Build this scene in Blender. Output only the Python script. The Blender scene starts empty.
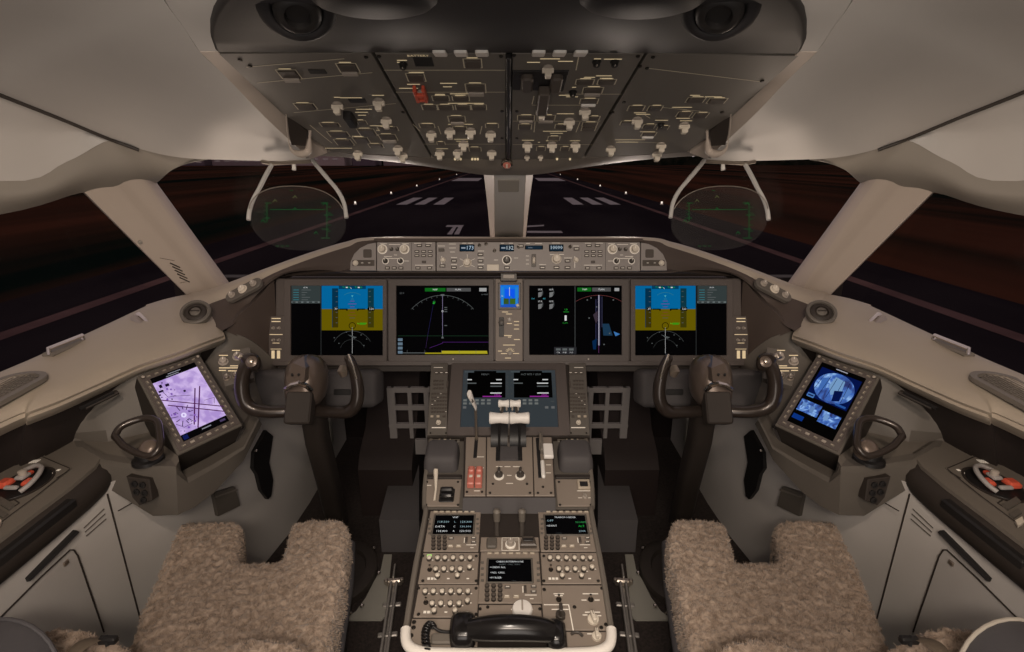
import bpy, bmesh, math, random
from mathutils import Vector as V, Matrix
random.seed(7)
PI = math.pi
scn = bpy.context.scene
COL = scn.collection
# ---------------------------------------------------------------- camera
FOC, CX, CY, TILT = 530.0, 508.5, 326.0, math.radians(17.4)
CT, ST = math.cos(TILT), math.sin(TILT)
EYE = V((0, 0, 1.3))
cam_d = bpy.data.cameras.new('camera'); cam = bpy.data.objects.new('camera', cam_d); COL.objects.link(cam)
cam_d.sensor_width = 36.0; cam_d.lens = FOC / 1024 * 36.0; cam_d.shift_x = (512 - CX) / 1024
cam_d.clip_start = 0.02; cam_d.clip_end = 3000
cam.location = EYE; cam.rotation_euler = (PI / 2 - TILT, 0, 0)
scn.camera = cam
# ---------------------------------------------------------------- view, world, lights
scn.view_settings.view_transform = 'Standard'; scn.view_settings.look = 'None'
scn.view_settings.exposure = 0.0; scn.view_settings.gamma = 1.0; scn.view_settings.use_curve_mapping = False
w = bpy.data.worlds.new('night_sky'); scn.world = w; w.use_nodes = True
bg = w.node_tree.nodes['Background']; bg.inputs[0].default_value = (0.80, 0.66, 0.64, 1); bg.inputs[1].default_value = 0.55

def area(name, loc, target, size, power, color, sy=None):
    l = bpy.data.lights.new(name, 'AREA'); l.energy = power; l.color = color; l.size = size
    l.shape = 'RECTANGLE'; l.size_y = sy or size
    o = bpy.data.objects.new(name, l); COL.objects.link(o); o.location = loc
    o.rotation_euler = (V(target) - V(loc)).to_track_quat('-Z', 'Y').to_euler(); return o
def spot(name, loc, target, power, color, angle, blend=0.8, rad=0.03):
    l = bpy.data.lights.new(name, 'SPOT'); l.energy = power; l.color = color; l.spot_size = math.radians(angle)
    l.spot_blend = blend; l.shadow_soft_size = rad
    o = bpy.data.objects.new(name, l); COL.objects.link(o); o.location = loc
    o.rotation_euler = (V(target) - V(loc)).to_track_quat('-Z', 'Y').to_euler(); return o
WARM = (1.0, 0.80, 0.64)
# flight deck dome lights on the ceiling behind the camera
area('dome_light', (0.0, -0.45, 1.62), (0, 1.2, 0.6), 0.5, 15.0, (1.0, .84, .70), 0.2)
# broad fill light added behind the camera to brighten ceiling and panels
area('doorway_light', (0.0, -1.15, 0.95), (0, 1.3, 1.25), 0.9, 13.0, (1.0, .90, .82), 1.3)
# map / chart lights at both sides and the aisle light above the pedestal
for s in (-1, 1):
    spot('chart_light', (s * 0.42, 0.30, 1.50), (s * 1.08, 1.25, 0.82), 17.0, WARM, 60)
    spot('window_sill_light', (s * 0.85, 1.62, 0.99), (s * 0.80, 1.30, 1.32), 3.6, (1.0, .80, .64), 125, 1.0, 0.06)  # upward fill light added to brighten the lower ceiling edges
spot('aisle_light', (0.0, 0.20, 1.52), (0, 0.98, 0.43), 25.0, (1.0, .87, .74), 50)
# fill lights added above the glareshield, washing up the windscreen posts and the front of the overhead
for s in (-1, 1):
    spot('hood_light', (s * 0.42, 1.90, 1.10), (s * 0.10, 1.50, 1.20), 3.6, (1.0, .84, .70), 150, 1.0, 0.05)

# ---------------------------------------------------------------- pixel helpers (photo pixel -> world point on real geometry)
def ray(px, py):
    a = (px - CX) / FOC; b = (py - CY) / FOC
    return V((a, CT - b * ST, -(ST + b * CT)))
def D(px, py, d): return EYE + ray(px, py) * d
def onX(px, py, x): r = ray(px, py); return EYE + r * (x / r.x)
def onY(px, py, y): r = ray(px, py); return EYE + r * (y / r.y)
def onZ(px, py, z): r = ray(px, py); return EYE + r * ((z - EYE.z) / r.z)
def mx(px, s): return px if s < 0 else 2 * CX - px
def mir(p, s): return V((p.x if s < 0 else -p.x, p.y, p.z))

class Fr:
    """a panel plane: local x/y in the plane, z towards the viewer"""
    def __init__(self, p0, p1, p2):
        self.o = V(p0); self.ux = (V(p1) - self.o).normalized()
        n = self.ux.cross(V(p2) - self.o).normalized()
        if n.dot(EYE - self.o) < 0: n = -n
        self.n = n; self.uy = n.cross(self.ux)
        self.M = Matrix(((self.ux.x, self.uy.x, n.x, self.o.x), (self.ux.y, self.uy.y, n.y, self.o.y), (self.ux.z, self.uy.z, n.z, self.o.z), (0, 0, 0, 1)))
    def loc(self, p): q = V(p) - self.o; return q.dot(self.ux), q.dot(self.uy)
    def pix(self, px, py, lift=0.0):
        r = ray(px, py); o = self.o + self.n * lift
        p = EYE + r * ((o - EYE).dot(self.n) / r.dot(self.n)); return self.loc(p)
    def rect(self, x0, y0, x1, y1, lift=0.0):
        a = self.pix(x0, (y0 + y1) / 2, lift); b = self.pix(x1, (y0 + y1) / 2, lift); c = self.pix((x0 + x1) / 2, y0, lift); d = self.pix((x0 + x1) / 2, y1, lift)
        return (a[0] + b[0]) / 2, (c[1] + d[1]) / 2, abs(b[0] - a[0]), abs(c[1] - d[1])
    def at(self, x, y, z=0.0, rot=0.0): return self.M @ Matrix.Translation((x, y, z)) @ Matrix.Rotation(rot, 4, 'Z')
    def w(self, x, y, z=0.0): return self.M @ V((x, y, z))

# ---------------------------------------------------------------- materials
MATS = {}
def mat(name, col, rough=0.6, metal=0.0, bump=0.0, bscale=300.0, var=0.0, vscale=6.0, spec=0.4, emit=None, estr=1.0, alpha=None, coat=0.0):
    if name in MATS: return MATS[name]
    m = bpy.data.materials.new(name); m.use_nodes = True; nt = m.node_tree; b = nt.nodes['Principled BSDF']
    b.inputs['Base Color'].default_value = (*col, 1); b.inputs['Roughness'].default_value = rough; b.inputs['Metallic'].default_value = metal
    b.inputs['Specular IOR Level'].default_value = spec; b.inputs['Coat Weight'].default_value = coat
    tc = nt.nodes.new('ShaderNodeTexCoord')
    if var > 0:
        n = nt.nodes.new('ShaderNodeTexNoise'); n.inputs['Scale'].default_value = vscale; n.inputs['Detail'].default_value = 4
        nt.links.new(tc.outputs['Object'], n.inputs['Vector'])
        r = nt.nodes.new('ShaderNodeMapRange'); r.inputs['From Min'].default_value = .3; r.inputs['From Max'].default_value = .7
        r.inputs['To Min'].default_value = 1 - var; r.inputs['To Max'].default_value = 1 + var
        nt.links.new(n.outputs['Fac'], r.inputs['Value'])
        x = nt.nodes.new('ShaderNodeVectorMath'); x.operation = 'SCALE'; x.inputs[0].default_value = col
        nt.links.new(r.outputs['Result'], x.inputs['Scale']); nt.links.new(x.outputs['Vector'], b.inputs['Base Color'])
    if bump > 0:
        n = nt.nodes.new('ShaderNodeTexNoise'); n.inputs['Scale'].default_value = bscale; n.inputs['Detail'].default_value = 2
        nt.links.new(tc.outputs['Object'], n.inputs['Vector'])
        bp = nt.nodes.new('ShaderNodeBump'); bp.inputs['Strength'].default_value = bump; bp.inputs['Distance'].default_value = 0.002
        nt.links.new(n.outputs['Fac'], bp.inputs['Height']); nt.links.new(bp.outputs['Normal'], b.inputs['Normal'])
    if emit: b.inputs['Emission Color'].default_value = (*emit, 1); b.inputs['Emission Strength'].default_value = estr
    MATS[name] = m; return m
def emi(col, st=1.0):
    k = 'glow_%.2f_%.2f_%.2f_%.2f' % (*col, st)
    return mat(k, (0.002, 0.002, 0.002), .6, spec=0.0, emit=col, estr=st)

shell_m = mat('cream_ceiling_lining', (0.46, 0.445, 0.425), .55, bump=.05, var=.02)
header_m = mat('beige_window_header', (0.27, 0.25, 0.22), .6, bump=.06)
pillar_m = mat('beige_pillar_lining', (0.42, 0.36, 0.31), .5, bump=.05)
sill_m = mat('beige_sill', (0.36, 0.31, 0.25), .55, bump=.08, var=.03)
glare_m = mat('brown_glareshield_padding', (0.065, 0.048, 0.040), .7, bump=.15)
console_m = mat('taupe_console_plastic', (0.105, 0.093, 0.080), .55, bump=.08, var=.04)
console2_m = mat('light_taupe_console_plastic', (0.15, 0.132, 0.112), .55, bump=.08)
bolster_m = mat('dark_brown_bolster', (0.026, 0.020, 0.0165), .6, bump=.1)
lower_m = mat('grey_lower_lining', (0.46, 0.44, 0.42), .6, bump=.05, var=.03)
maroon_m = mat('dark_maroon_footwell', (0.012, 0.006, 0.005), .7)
darkgap_m = mat('shaded_recess_brown', (0.02, 0.013, 0.011), .8)  # very dark brown that carries the shade of the sill recess
foot_m = mat('grey_footwell_box', (0.070, 0.064, 0.065), .7, bump=.1)
black_m = mat('black_plastic', (0.012, 0.011, 0.011), .45)
blackg_m = mat('black_gloss_plastic', (0.01, 0.009, 0.009), .22)
panel_m = mat('brown_grey_panel_paint', (0.20, 0.165, 0.14), .5, bump=.04, var=.03)
ohpanel_m = mat('overhead_panel_paint', (0.128, 0.116, 0.100), .5, bump=.04)
mcp_m = mat('mode_panel_paint', (0.27, 0.245, 0.23), .45, bump=.04)
ped_m = mat('pedestal_panel_paint', (0.24, 0.20, 0.165), .5, bump=.04)
bezel_m = mat('display_bezel_paint', (0.088, 0.073, 0.067), .5)
dome_m = mat('charcoal_overhead_dome', (0.017, 0.016, 0.017), .55, bump=.05, spec=.22)
screen_m = mat('black_screen_glass', (0.003, 0.003, 0.004), .5, spec=.0)
screen2_m = mat('slate_screen_glass', (0.012, 0.015, 0.018), .2, emit=(.028, .036, .042), estr=.8)
knobw_m = mat('ivory_knob_plastic', (0.62, 0.56, 0.47), .4)
knobg_m = mat('grey_knob_plastic', (0.34, 0.30, 0.26), .4)
knobd_m = mat('dark_knob_plastic', (0.05, 0.042, 0.036), .4)
btn_m = mat('dark_button_plastic', (0.075, 0.062, 0.052), .4)
btnl_m = mat('light_button_plastic', (0.42, 0.36, 0.28), .4)
legend_m = mat('backlit_legend', (0.6, 0.5, 0.35), .5, emit=(1.0, .78, .45), estr=.35)
legw_m = mat('white_legend', (0.75, 0.70, 0.62), .5, emit=(1.0, .9, .75), estr=.12)
linec_m = mat('printed_flow_line', (0.62, 0.56, 0.42), .5)
screw_m = mat('dark_fastener', (0.03, 0.025, 0.02), .35, metal=.6)
chrome_m = mat('chrome', (0.65, 0.6, 0.55), .2, metal=1.0)
steel_m = mat('brushed_steel', (0.40, 0.35, 0.30), .35, metal=.9)
yoke_m = mat('bronze_grey_yoke_paint', (0.13, 0.10, 0.082), .34, metal=.35, coat=.15)
yoked_m = mat('dark_bronze_yoke_grip', (0.032, 0.024, 0.02), .3, metal=.3, coat=.25)
white_m = mat('white_plastic', (0.75, 0.72, 0.68), .4)
rim_m = mat('white_pedestal_rim', (0.78, 0.74, 0.68), .35)
red_m = mat('red_plastic', (0.55, 0.09, 0.05), .4)
redl_m = mat('faded_red_switch', (0.50, 0.16, 0.12), .4)
leather_m = mat('grey_leather', (0.085, 0.08, 0.085), .5, bump=.2)
piping_m = mat('cream_piping', (0.5, 0.45, 0.38), .5)
strap_m = mat('brown_belt_webbing', (0.16, 0.125, 0.09), .7, bump=.3)
carpet_m = mat('dark_carpet', (0.020, 0.014, 0.012), .95, bump=.8, bscale=120, var=.5, vscale=120)
rail_m = mat('grey_seat_rail', (0.27, 0.25, 0.23), .4, metal=.4)
plate_m = mat('floor_plate', (0.24, 0.23, 0.20), .5); grille_m = mat('grey_grille', (0.20, 0.185, 0.18), .6)
oxy_m = mat('grey_rubber', (0.30, 0.28, 0.27), .5)

# ---------------------------------------------------------------- mesh builder
TXT = {}
def text_mesh(s):
    if s not in TXT:
        c = bpy.data.curves.new('t', 'FONT'); c.body = s; c.size = 1.0; c.align_x = 'CENTER'; c.align_y = 'CENTER'; c.resolution_u = 1
        o = bpy.data.objects.new('t', c); me = bpy.data.meshes.new_from_object(o)
        TXT[s] = ([v.co.copy() for v in me.vertices], [tuple(p.vertices) for p in me.polygons])
        bpy.data.objects.remove(o); bpy.data.curves.remove(c); bpy.data.meshes.remove(me)
    return TXT[s]
def rrect(w, h, r, seg=3):
    r = min(r, w / 2 - 1e-5, h / 2 - 1e-5); out = []
    for cx, cy, a in ((w/2-r, h/2-r, 0), (-w/2+r, h/2-r, 90), (-w/2+r, -h/2+r, 180), (w/2-r, -h/2+r, 270)):
        for k in range(seg + 1):
            t = math.radians(a + 90 * k / seg); out.append((cx + r * math.cos(t), cy + r * math.sin(t)))
    return out
def ellipse(rx, ry, n=24): return [(rx * math.cos(2*PI*k/n), ry * math.sin(2*PI*k/n)) for k in range(n)]
def catmull(pts, n):
    pts = [V(p) for p in pts]
    if len(pts) == 2: return [pts[0].lerp(pts[1], i / n) for i in range(n + 1)]
    P = [pts[0] * 2 - pts[1]] + pts + [pts[-1] * 2 - pts[-2]]; out = []; m = len(pts) - 1
    for i in range(n + 1):
        t = i / n * m; k = min(int(t), m - 1); u = t - k; a, b, c, d = P[k:k+4]
        out.append(0.5 * ((2*b) + (c-a)*u + (2*a-5*b+4*c-d)*u*u + (3*b-a-3*c+d)*u**3))
    return out
class MB:
    def __init__(s): s.v = []; s.f = []; s.m = []; s.mats = []
    def mi(s, mt):
        if mt not in s.mats: s.mats.append(mt)
        return s.mats.index(mt)
    def add(s, vs, fs, mt, M=None):
        k = len(s.v); i = s.mi(mt)
        s.v += [(M @ V(p)) if M is not None else V(p) for p in vs]
        for f in fs: s.f.append(tuple(k + q for q in f)); s.m.append(i)
        return s
    def prism(s, pts, z0, z1, mt, M=None, ch=0.0, ch0=0.0):
        """outline (list of xy) from z0 to z1 with chamfered top (ch) / bottom (ch0)"""
        cx = sum(p[0] for p in pts)/len(pts); cy = sum(p[1] for p in pts)/len(pts)
        def ins(c):
            out = []; n = len(pts)
            ar = sum(pts[i][0]*pts[(i+1)%n][1]-pts[(i+1)%n][0]*pts[i][1] for i in range(n)); sg = 1 if ar > 0 else -1
            for i in range(n):
                a, b, d = V(pts[i-1]), V(pts[i]), V(pts[(i+1) % n])
                e1 = (b-a); e2 = (d-b)
                if e1.length < 1e-9 or e2.length < 1e-9: out.append((b.x, b.y)); continue
                e1.normalize(); e2.normalize(); n1 = V((-e1.y, e1.x))*sg; n2 = V((-e2.y, e2.x))*sg
                q = (n1+n2); L = q.length
                q = q / L * (c / max(L/2, .35)) if L > 1e-6 else n1 * c
                out.append((b.x+q.x, b.y+q.y))
            return out
        rings = []
        if ch0: rings.append((ins(ch0), z0)); rings.append((pts, z0 + ch0))
        else: rings.append((pts, z0))
        if ch: rings.append((pts, z1 - ch)); rings.append((ins(ch), z1))
        else: rings.append((pts, z1))
        n = len(pts); vs = [(p[0], p[1], z) for r, z in rings for p in r]; fs = []
        for k in range(len(rings)-1):
            for i in range(n): j = (i+1) % n; fs.append((k*n+i, k*n+j, (k+1)*n+j, (k+1)*n+i))
        fs.append(tuple(reversed(range(n)))); fs.append(tuple((len(rings)-1)*n+i for i in range(n)))
        return s.add(vs, fs, mt, M)
    def plate(s, x, y, w, h, z0, z1, mt, M=None, r=0.002, ch=0.0008, seg=3):
        T = Matrix.Translation((x, y, 0)); M2 = (M @ T) if M is not None else T
        return s.prism(rrect(w, h, r, seg), z0, z1, mt, M2, ch)
    def box(s, c, size, mt, M=None, ch=0.002):
        T = Matrix.Translation(c); M2 = (M @ T) if M is not None else T
        w, d, h = size; ch = min(ch, w/3, d/3, h/3)
        return s.prism(rrect(w, d, max(ch, 1e-4), 2), -h/2, h/2, mt, M2, ch, ch)
    def lathe(s, prof, mt, M=None, n=20):
        vs = []; fs = []
        for r, z in prof:
            for k in range(n): t = 2*PI*k/n; vs.append((r*math.cos(t), r*math.sin(t), z))
        for j in range(len(prof)-1):
            for k in range(n): q = (k+1) % n; fs.append((j*n+k, j*n+q, (j+1)*n+q, (j+1)*n+k))
        fs.append(tuple(reversed(range(n)))); fs.append(tuple((len(prof)-1)*n+k for k in range(n)))
        return s.add(vs, fs, mt, M)
    def tube(s, pts, rad, mt, M=None, n=10, flat=1.0, up=None, closed=False):
        pts = [V(p) for p in pts]; m = len(pts); rr = rad if isinstance(rad, (list, tuple)) else [rad]*m
        vs = []; fs = []; prev = None
        for i, p in enumerate(pts):
            if closed: t = pts[(i+1) % m] - pts[i-1]
            else: t = pts[min(i+1, m-1)] - pts[max(i-1, 0)]
            t.normalize()
            if prev is None:
                a = V(up) if up is not None else (V((0,0,1)) if abs(t.z) < .9 else V((1,0,0)))
            else: a = prev
            a = (a - t*a.dot(t)).normalized(); prev = a; b = t.cross(a)
            for k in range(n):
                th = 2*PI*k/n; vs.append(p + (a*math.cos(th)*flat + b*math.sin(th))*rr[i])
        L = m if closed else m-1
        for i in range(L):
            j = (i+1) % m
            for k in range(n): q = (k+1) % n; fs.append((i*n+k, i*n+q, j*n+q, j*n+k))
        if not closed: fs.append(tuple(reversed(range(n)))); fs.append(tuple((m-1)*n+k for k in range(n)))
        return s.add(vs, fs, mt, M)
    def loft(s, curves, mt, n=24, m=None, off=None, close=True, M=None, lin=False):
        """surface through the curves; off = thickness vector (solid)"""
        if lin:
            K = max(1, n // (len(curves[0])-1)); n = K*(len(curves[0])-1)
            cs = [[V(c[min(i//K, len(c)-2)]).lerp(V(c[min(i//K, len(c)-2)+1]), i/K - min(i//K, len(c)-2)) for i in range(n+1)] for c in curves]
        else: cs = [catmull(c, n) for c in curves]
        if m:
            cols = [catmull([c[i] for c in cs], m) for i in range(n+1)]
            cs = [[cols[i][j] for i in range(n+1)] for j in range(m+1)]
        R = len(cs); N = n+1; vs = [p for c in cs for p in c]
        fs = [(j*N+i, j*N+i+1, (j+1)*N+i+1, (j+1)*N+i) for j in range(R-1) for i in range(n)]
        if off is not None:
            o = V(off); K = len(vs); vs = vs + [p + o for p in vs]
            fs += [tuple(K+q for q in reversed(f)) for f in fs]
            bd = [i for i in range(N)] + [j*N+n for j in range(1, R)] + [(R-1)*N+i for i in range(n-1, -1, -1)] + [j*N for j in range(R-2, 0, -1)]
            for i in range(len(bd)): a, b = bd[i], bd[(i+1) % len(bd)]; fs.append((b, a, K+a, K+b))
        return s.add(vs, fs, mt, M)
    def sections(s, secs, mt, cap=True, M=None):
        """closed rings of equal count"""
        n = len(secs[0]); vs = [p for c in secs for p in c]; fs = []
        for j in range(len(secs)-1):
            for k in range(n): q = (k+1) % n; fs.append((j*n+k, j*n+q, (j+1)*n+q, (j+1)*n+k))
        if cap: fs.append(tuple(reversed(range(n)))); fs.append(tuple((len(secs)-1)*n+k for k in range(n)))
        return s.add(vs, fs, mt, M)
    def text(s, t, x, y, size, mt, M, z=0.0, rot=0.0, sx=1.0):
        vs, fs = text_mesh(t); T = M @ Matrix.Translation((x, y, z)) @ Matrix.Rotation(rot, 4, 'Z') @ Matrix.Diagonal((size*sx, size, 1, 1))
        return s.add(vs, fs, mt, T)
    def quad(s, x0, y0, x1, y1, mt, M, z=0.0): return s.add([(x0,y0,z),(x1,y0,z),(x1,y1,z),(x0,y1,z)], [(0,1,2,3)], mt, M)
    def line(s, pts, w, mt, M, z=0.0, closed=False):
        pts = [V((p[0], p[1])) for p in pts]; n = len(pts)
        for i in range(n if closed else n-1):
            a, b = pts[i], pts[(i+1) % n]; t = b-a
            if t.length < 1e-7: continue
            t.normalize(); q = V((-t.y, t.x))*w/2; a2 = a - t*w*.3; b2 = b + t*w*.3
            s.add([(a2.x-q.x,a2.y-q.y,z),(b2.x-q.x,b2.y-q.y,z),(b2.x+q.x,b2.y+q.y,z),(a2.x+q.x,a2.y+q.y,z)], [(0,1,2,3)], mt, M)
        return s
    def mesh(s, name='m', org=None, sharp=0.6):
        me = bpy.data.meshes.new(name); o = V(org) if org is not None else V((0,0,0))
        me.from_pydata([tuple(p - o) for p in s.v], [], s.f)
        for mt in s.mats: me.materials.append(mt)
        me.polygons.foreach_set('material_index', s.m)
        bm = bmesh.new(); bm.from_mesh(me)
        bmesh.ops.recalc_face_normals(bm, faces=bm.faces); bm.to_mesh(me); bm.free()
        me.polygons.foreach_set('use_smooth', [True]*len(me.polygons)); me.set_sharp_from_angle(angle=sharp)
        me.update(); return me
ORG = {}
def thing(name, label, cat, loc, group=None):
    o = bpy.data.objects.new(name, None); COL.objects.link(o); o.location = V(loc); o.empty_display_size = .02
    o['label'] = label; o['category'] = cat
    if group: o['group'] = group
    ORG[o.name] = V(loc); return o
def tag(o, label, cat, group=None, kind=None):
    o['label'] = label; o['category'] = cat
    if group: o['group'] = group
    if kind: o['kind'] = kind
    return o
def struct(o): o['kind'] = 'structure'; return o
def _build(s, name, parent=None, sharp=0.6, label=None):
    if parent is None:
        c = sum(s.v, V((0,0,0))) / len(s.v); org = V((c.x, c.y, min(p.z for p in s.v)))
    else: org = ORG[parent.name]
    ob = bpy.data.objects.new(name, s.mesh(name, org, sharp)); COL.objects.link(ob)
    if parent is None: ob.location = org
    else: ob.parent = parent
    ORG[ob.name] = org
    if label: ob['label'] = label
    return ob
MB.build = _build
def inst(me, name, parent, M, label=None):
    """a part sharing a mesh, placed by world matrix M under its thing"""
    ob = bpy.data.objects.new(name, me); COL.objects.link(ob); ob.parent = parent
    ob.matrix_local = Matrix.Translation(-ORG[parent.name]) @ M
    if label: ob['label'] = label
    return ob
# ---------------------------------------------------------------- small shared part meshes (unit: metres)
def kmesh(fn, name):
    b = MB(); fn(b); return b.mesh(name)
def round_knob(r, h, body, cap=None):
    def f(b):
        b.lathe([(r*1.25, 0), (r*1.25, h*.15), (r, h*.2), (r*.92, h*.92), (r*.8, h)], body, n=18)
        b.box((0, r*.45, h*1.02), (r*.16, r*.8, h*.08), cap or legw_m, ch=.0001)
    return kmesh(f, 'knob')
def bar_knob(r, h, body, base=None):
    def f(b):
        b.lathe([(r*1.15, 0), (r*1.1, h*.3), (r*.9, h*.35)], base or body, n=18)
        b.box((0, 0, h*.66), (r*.75, r*2.1, h*.72), body, ch=r*.15)
        b.box((0, r*.55, h*1.03), (r*.12, r*.9, h*.05), knobd_m, ch=.0001)
    return kmesh(f, 'selector')
def dome_knob(r, h, body, dark):
    def f(b):
        b.lathe([(r*1.15, 0), (r*1.15, h*.45), (r*.9, h*.5)], dark, n=14)
        b.lathe([(r*.8, h*.5), (r*1.0, h*.6), (r*.95, h*.85), (r*.6, h), (r*.2, h*1.05)], body, n=14)
    return kmesh(f, 'knob')
def toggle(r, h):
    def f(b):
        b.lathe([(r*1.6, 0), (r*1.6, r*.5), (r*1.1, r*.6)], screw_m, n=12)
        b.tube([(0, 0, 0), (0, h*.15, h*.6), (0, h*.25, h)], [r*.4, r*.45, r*.8], chrome_m, n=8)
    return kmesh(f, 'toggle')
def button(w, h, t, mt, face=None):
    def f(b):
        b.plate(0, 0, w, h, 0, t, mt, r=min(w, h)*.15, ch=min(t*.4, w*.1))
        if face: b.plate(0, 0, w*.62, h*.22, t, t+.0003, face, r=.0002, ch=0)
    return kmesh(f, 'button')
def screwm(r):
    def f(b):
        b.lathe([(r, 0), (r, r*.3), (r*.8, r*.5)], screw_m, n=10)
        b.box((0, 0, r*.52), (r*1.2, r*.2, r*.12), black_m, ch=.0001)
    return kmesh(f, 'fastener')
def mast(fn, *a, cache={}):
    k = (fn.__name__,) + tuple(x.name if hasattr(x, 'name') else x for x in a)
    if k not in cache: cache[k] = fn(*a)
    return cache[k]
# ================================================================ OUTSIDE: runway at night
GZ = -5.0
def nmat(name, c1, c2, scale, stretch, rough=.9, c3=None):
    m = bpy.data.materials.new(name); m.use_nodes = True; nt = m.node_tree; b = nt.nodes['Principled BSDF']
    b.inputs['Roughness'].default_value = rough; b.inputs['Specular IOR Level'].default_value = 0
    tc = nt.nodes.new('ShaderNodeTexCoord'); mp = nt.nodes.new('ShaderNodeMapping'); mp.inputs['Scale'].default_value = stretch
    n = nt.nodes.new('ShaderNodeTexNoise'); n.inputs['Scale'].default_value = scale; n.inputs['Detail'].default_value = 5
    r = nt.nodes.new('ShaderNodeValToRGB'); r.color_ramp.elements[0].position = .38; r.color_ramp.elements[1].position = .62
    r.color_ramp.elements[0].color = (*c1, 1); r.color_ramp.elements[1].color = (*c2, 1)
    nt.links.new(tc.outputs['Object'], mp.inputs['Vector']); nt.links.new(mp.outputs['Vector'], n.inputs['Vector'])
    nt.links.new(n.outputs['Fac'], r.inputs['Fac']); nt.links.new(r.outputs['Color'], b.inputs['Base Color']); return m
asph_m = nmat('dark_asphalt', (.009, .007, .009), (.014, .011, .013), .15, (1, .3, 1))
grass_m = nmat('red_brown_grass', (.003, .006, .005), (.042, .016, .010), .035, (1.6, .10, 1))
paint_m = mat('runway_paint', (.22, .20, .21), .8, spec=0, var=.2, vscale=.8)
edge_m = mat('worn_edge_line_paint', (.07, .04, .04), .8, spec=0, var=.3, vscale=.3)
b = MB(); b.box((0, 700, GZ-.6), (2400, 2400, 1.0), grass_m, ch=.01); g = struct(b.build('floor_airfield'))
b = MB(); b.box((0, 700, GZ-.06), (47, 1460, .12), asph_m, ch=.01); struct(b.build('floor_runway'))
I4 = Matrix.Identity(4)
for s, w in ((-1, 'left'), (1, 'right')):
    b = MB(); b.quad(s*19-.42, -20, s*19+.42, 1400, edge_m, I4, GZ+.01)
    tag(b.build('runway_edge_line'), 'long painted edge line of the dark runway, on its %s side' % w, 'runway marking')
for s, w in ((-1, 'left'), (1, 'right')):
    for k, (x0, x1) in enumerate(((16.6, 15.0), (13.9, 12.4), (11.1, 9.5))):
        b = MB(); a0, a1 = sorted((s*x0, s*x1)); b.quad(a0, 80, a1, 95, paint_m, I4, GZ+.012)
        tag(b.build('touchdown_bar'), 'white touchdown bar %s, on the %s half of the runway' % (('outermost of its three', 'middle one of its three', 'innermost, nearest the centre line')[k], w), 'runway marking', 'touchdown zone bars')
    b = MB(); a0, a1 = sorted((s*18, s*9.5)); b.quad(a0, 172, a1, 200, paint_m, I4, GZ+.012)
    tag(b.build('aiming_point_block'), 'broad pale aiming block far down the runway, %s of the windscreen post' % w, 'runway marking')
b = MB()
def gp(px, py): p = onZ(px, py, GZ); return (p.x, p.y)
for q in (((447, 225.2), (464, 225.2), (462.5, 227), (445.5, 227)), ((453, 227), (456.5, 227), (452, 234.5), (447, 234.5)), ((458.5, 227), (462.5, 227), (459, 234.5), (454, 234.5))):
    b.add([(*gp(*p), GZ+.012) for p in q], [(0, 1, 2, 3)], paint_m)
tag(b.build('runway_numeral'), 'painted slanted seven on the runway left of the centre post', 'runway marking')
b = MB()
for q, L in ((((527, 225.8), (544, 224.8), (544, 226.2), (527, 227.2)), 'short thin painted stroke on the runway right of the centre post, the further one'), (((527, 231), (561, 231), (563, 233), (527, 233)), 'long thick painted stroke on the runway right of the centre post, the nearer one')):
    b = MB(); b.add([(*gp(*p), GZ+.012) for p in q], [(0, 1, 2, 3)], paint_m)
    tag(b.build('runway_stroke'), L, 'runway marking')
lit = MB(); lit.lathe([(.0, 0), (.12, 0), (.13, .22), (.08, .30)], emi((1, .85, .7), 1.2), n=8); lit = lit.mesh('light')
stem = MB(); stem.lathe([(.25, -.15), (.2, 0), (.05, .02)], steel_m, n=8); stem = stem.mesh('stem')
k = 0
for s, w in ((-1, 'left'), (1, 'right')):
    for y, nth in ((80, 'nearest'), (105, 'second nearest'), (135, 'third nearest'), (180, 'fourth nearest'), (240, 'second furthest'), (320, 'furthest')):
        t = thing('runway_edge_light', '%s of the small white lights along the %s edge of the runway' % (nth, w), 'runway light', (s*22.6, y, GZ+.16), 'edge lights, %s side' % w)
        inst(lit, 'lens', t, Matrix.Translation((s*22.6, y, GZ+.16))); inst(stem, 'base', t, Matrix.Translation((s*22.6, y, GZ+.16)))
# far terminal buildings left of the runway, dark tree belt elsewhere
bw = [mat('terminal_wall_%d' % i, c, .8) for i, c in enumerate(((.16, .11, .12), (.30, .22, .22), (.09, .06, .08)))]
win = emi((1.0, .72, .70), .10)
desc = ['low pale hangar', 'long dark terminal block', 'small grey shed', 'flat roofed cargo hall', 'stepped terminal building', 'narrow control block', 'wide pale hangar']
xx = -560; random.seed(3); near = None
for i in range(7):
    wd = (70, 95, 34, 80, 60, 26, 74)[i]; h = (10, 12, 7, 9, 13, 17, 9)[i]; yy = 640
    t = thing('airport_building', '%s on the left horizon, %s' % (desc[i], ('furthest left of the row', 'second from the left', 'third from the left', 'middle of the row', 'right of the middle', 'tallest and slimmest of the row', 'nearest to the runway')[i]), 'building', (xx+wd/2, yy, GZ), 'buildings on the horizon')
    b = MB(); b.box((xx+wd/2, yy, GZ+h/2), (wd, 30, h), bw[i % 3], ch=.2); b.build('wall', t)
    b = MB(); b.box((xx+wd/2, yy, GZ+h+.5), (wd+2, 32, 1.2), bw[(i+1) % 3], ch=.3)
    if i in (1, 4): b.box((xx+wd/2, yy, GZ+h+3), (wd*.4, 20, 5), bw[2], ch=.3)
    b.build('roof', t)
    for q in range(int(wd/11)):
        b = MB(); b.box((xx+6+q*11, yy-15.1, GZ+h*.55), (6, .3, 1.6), win, ch=.05); b.build('window', t)
    xx += wd + 9
tree_m = nmat('dark_foliage', (.004, .006, .004), (.016, .014, .010), .1, (1, 1, 1))
b = MB(); random.seed(5)
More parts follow.
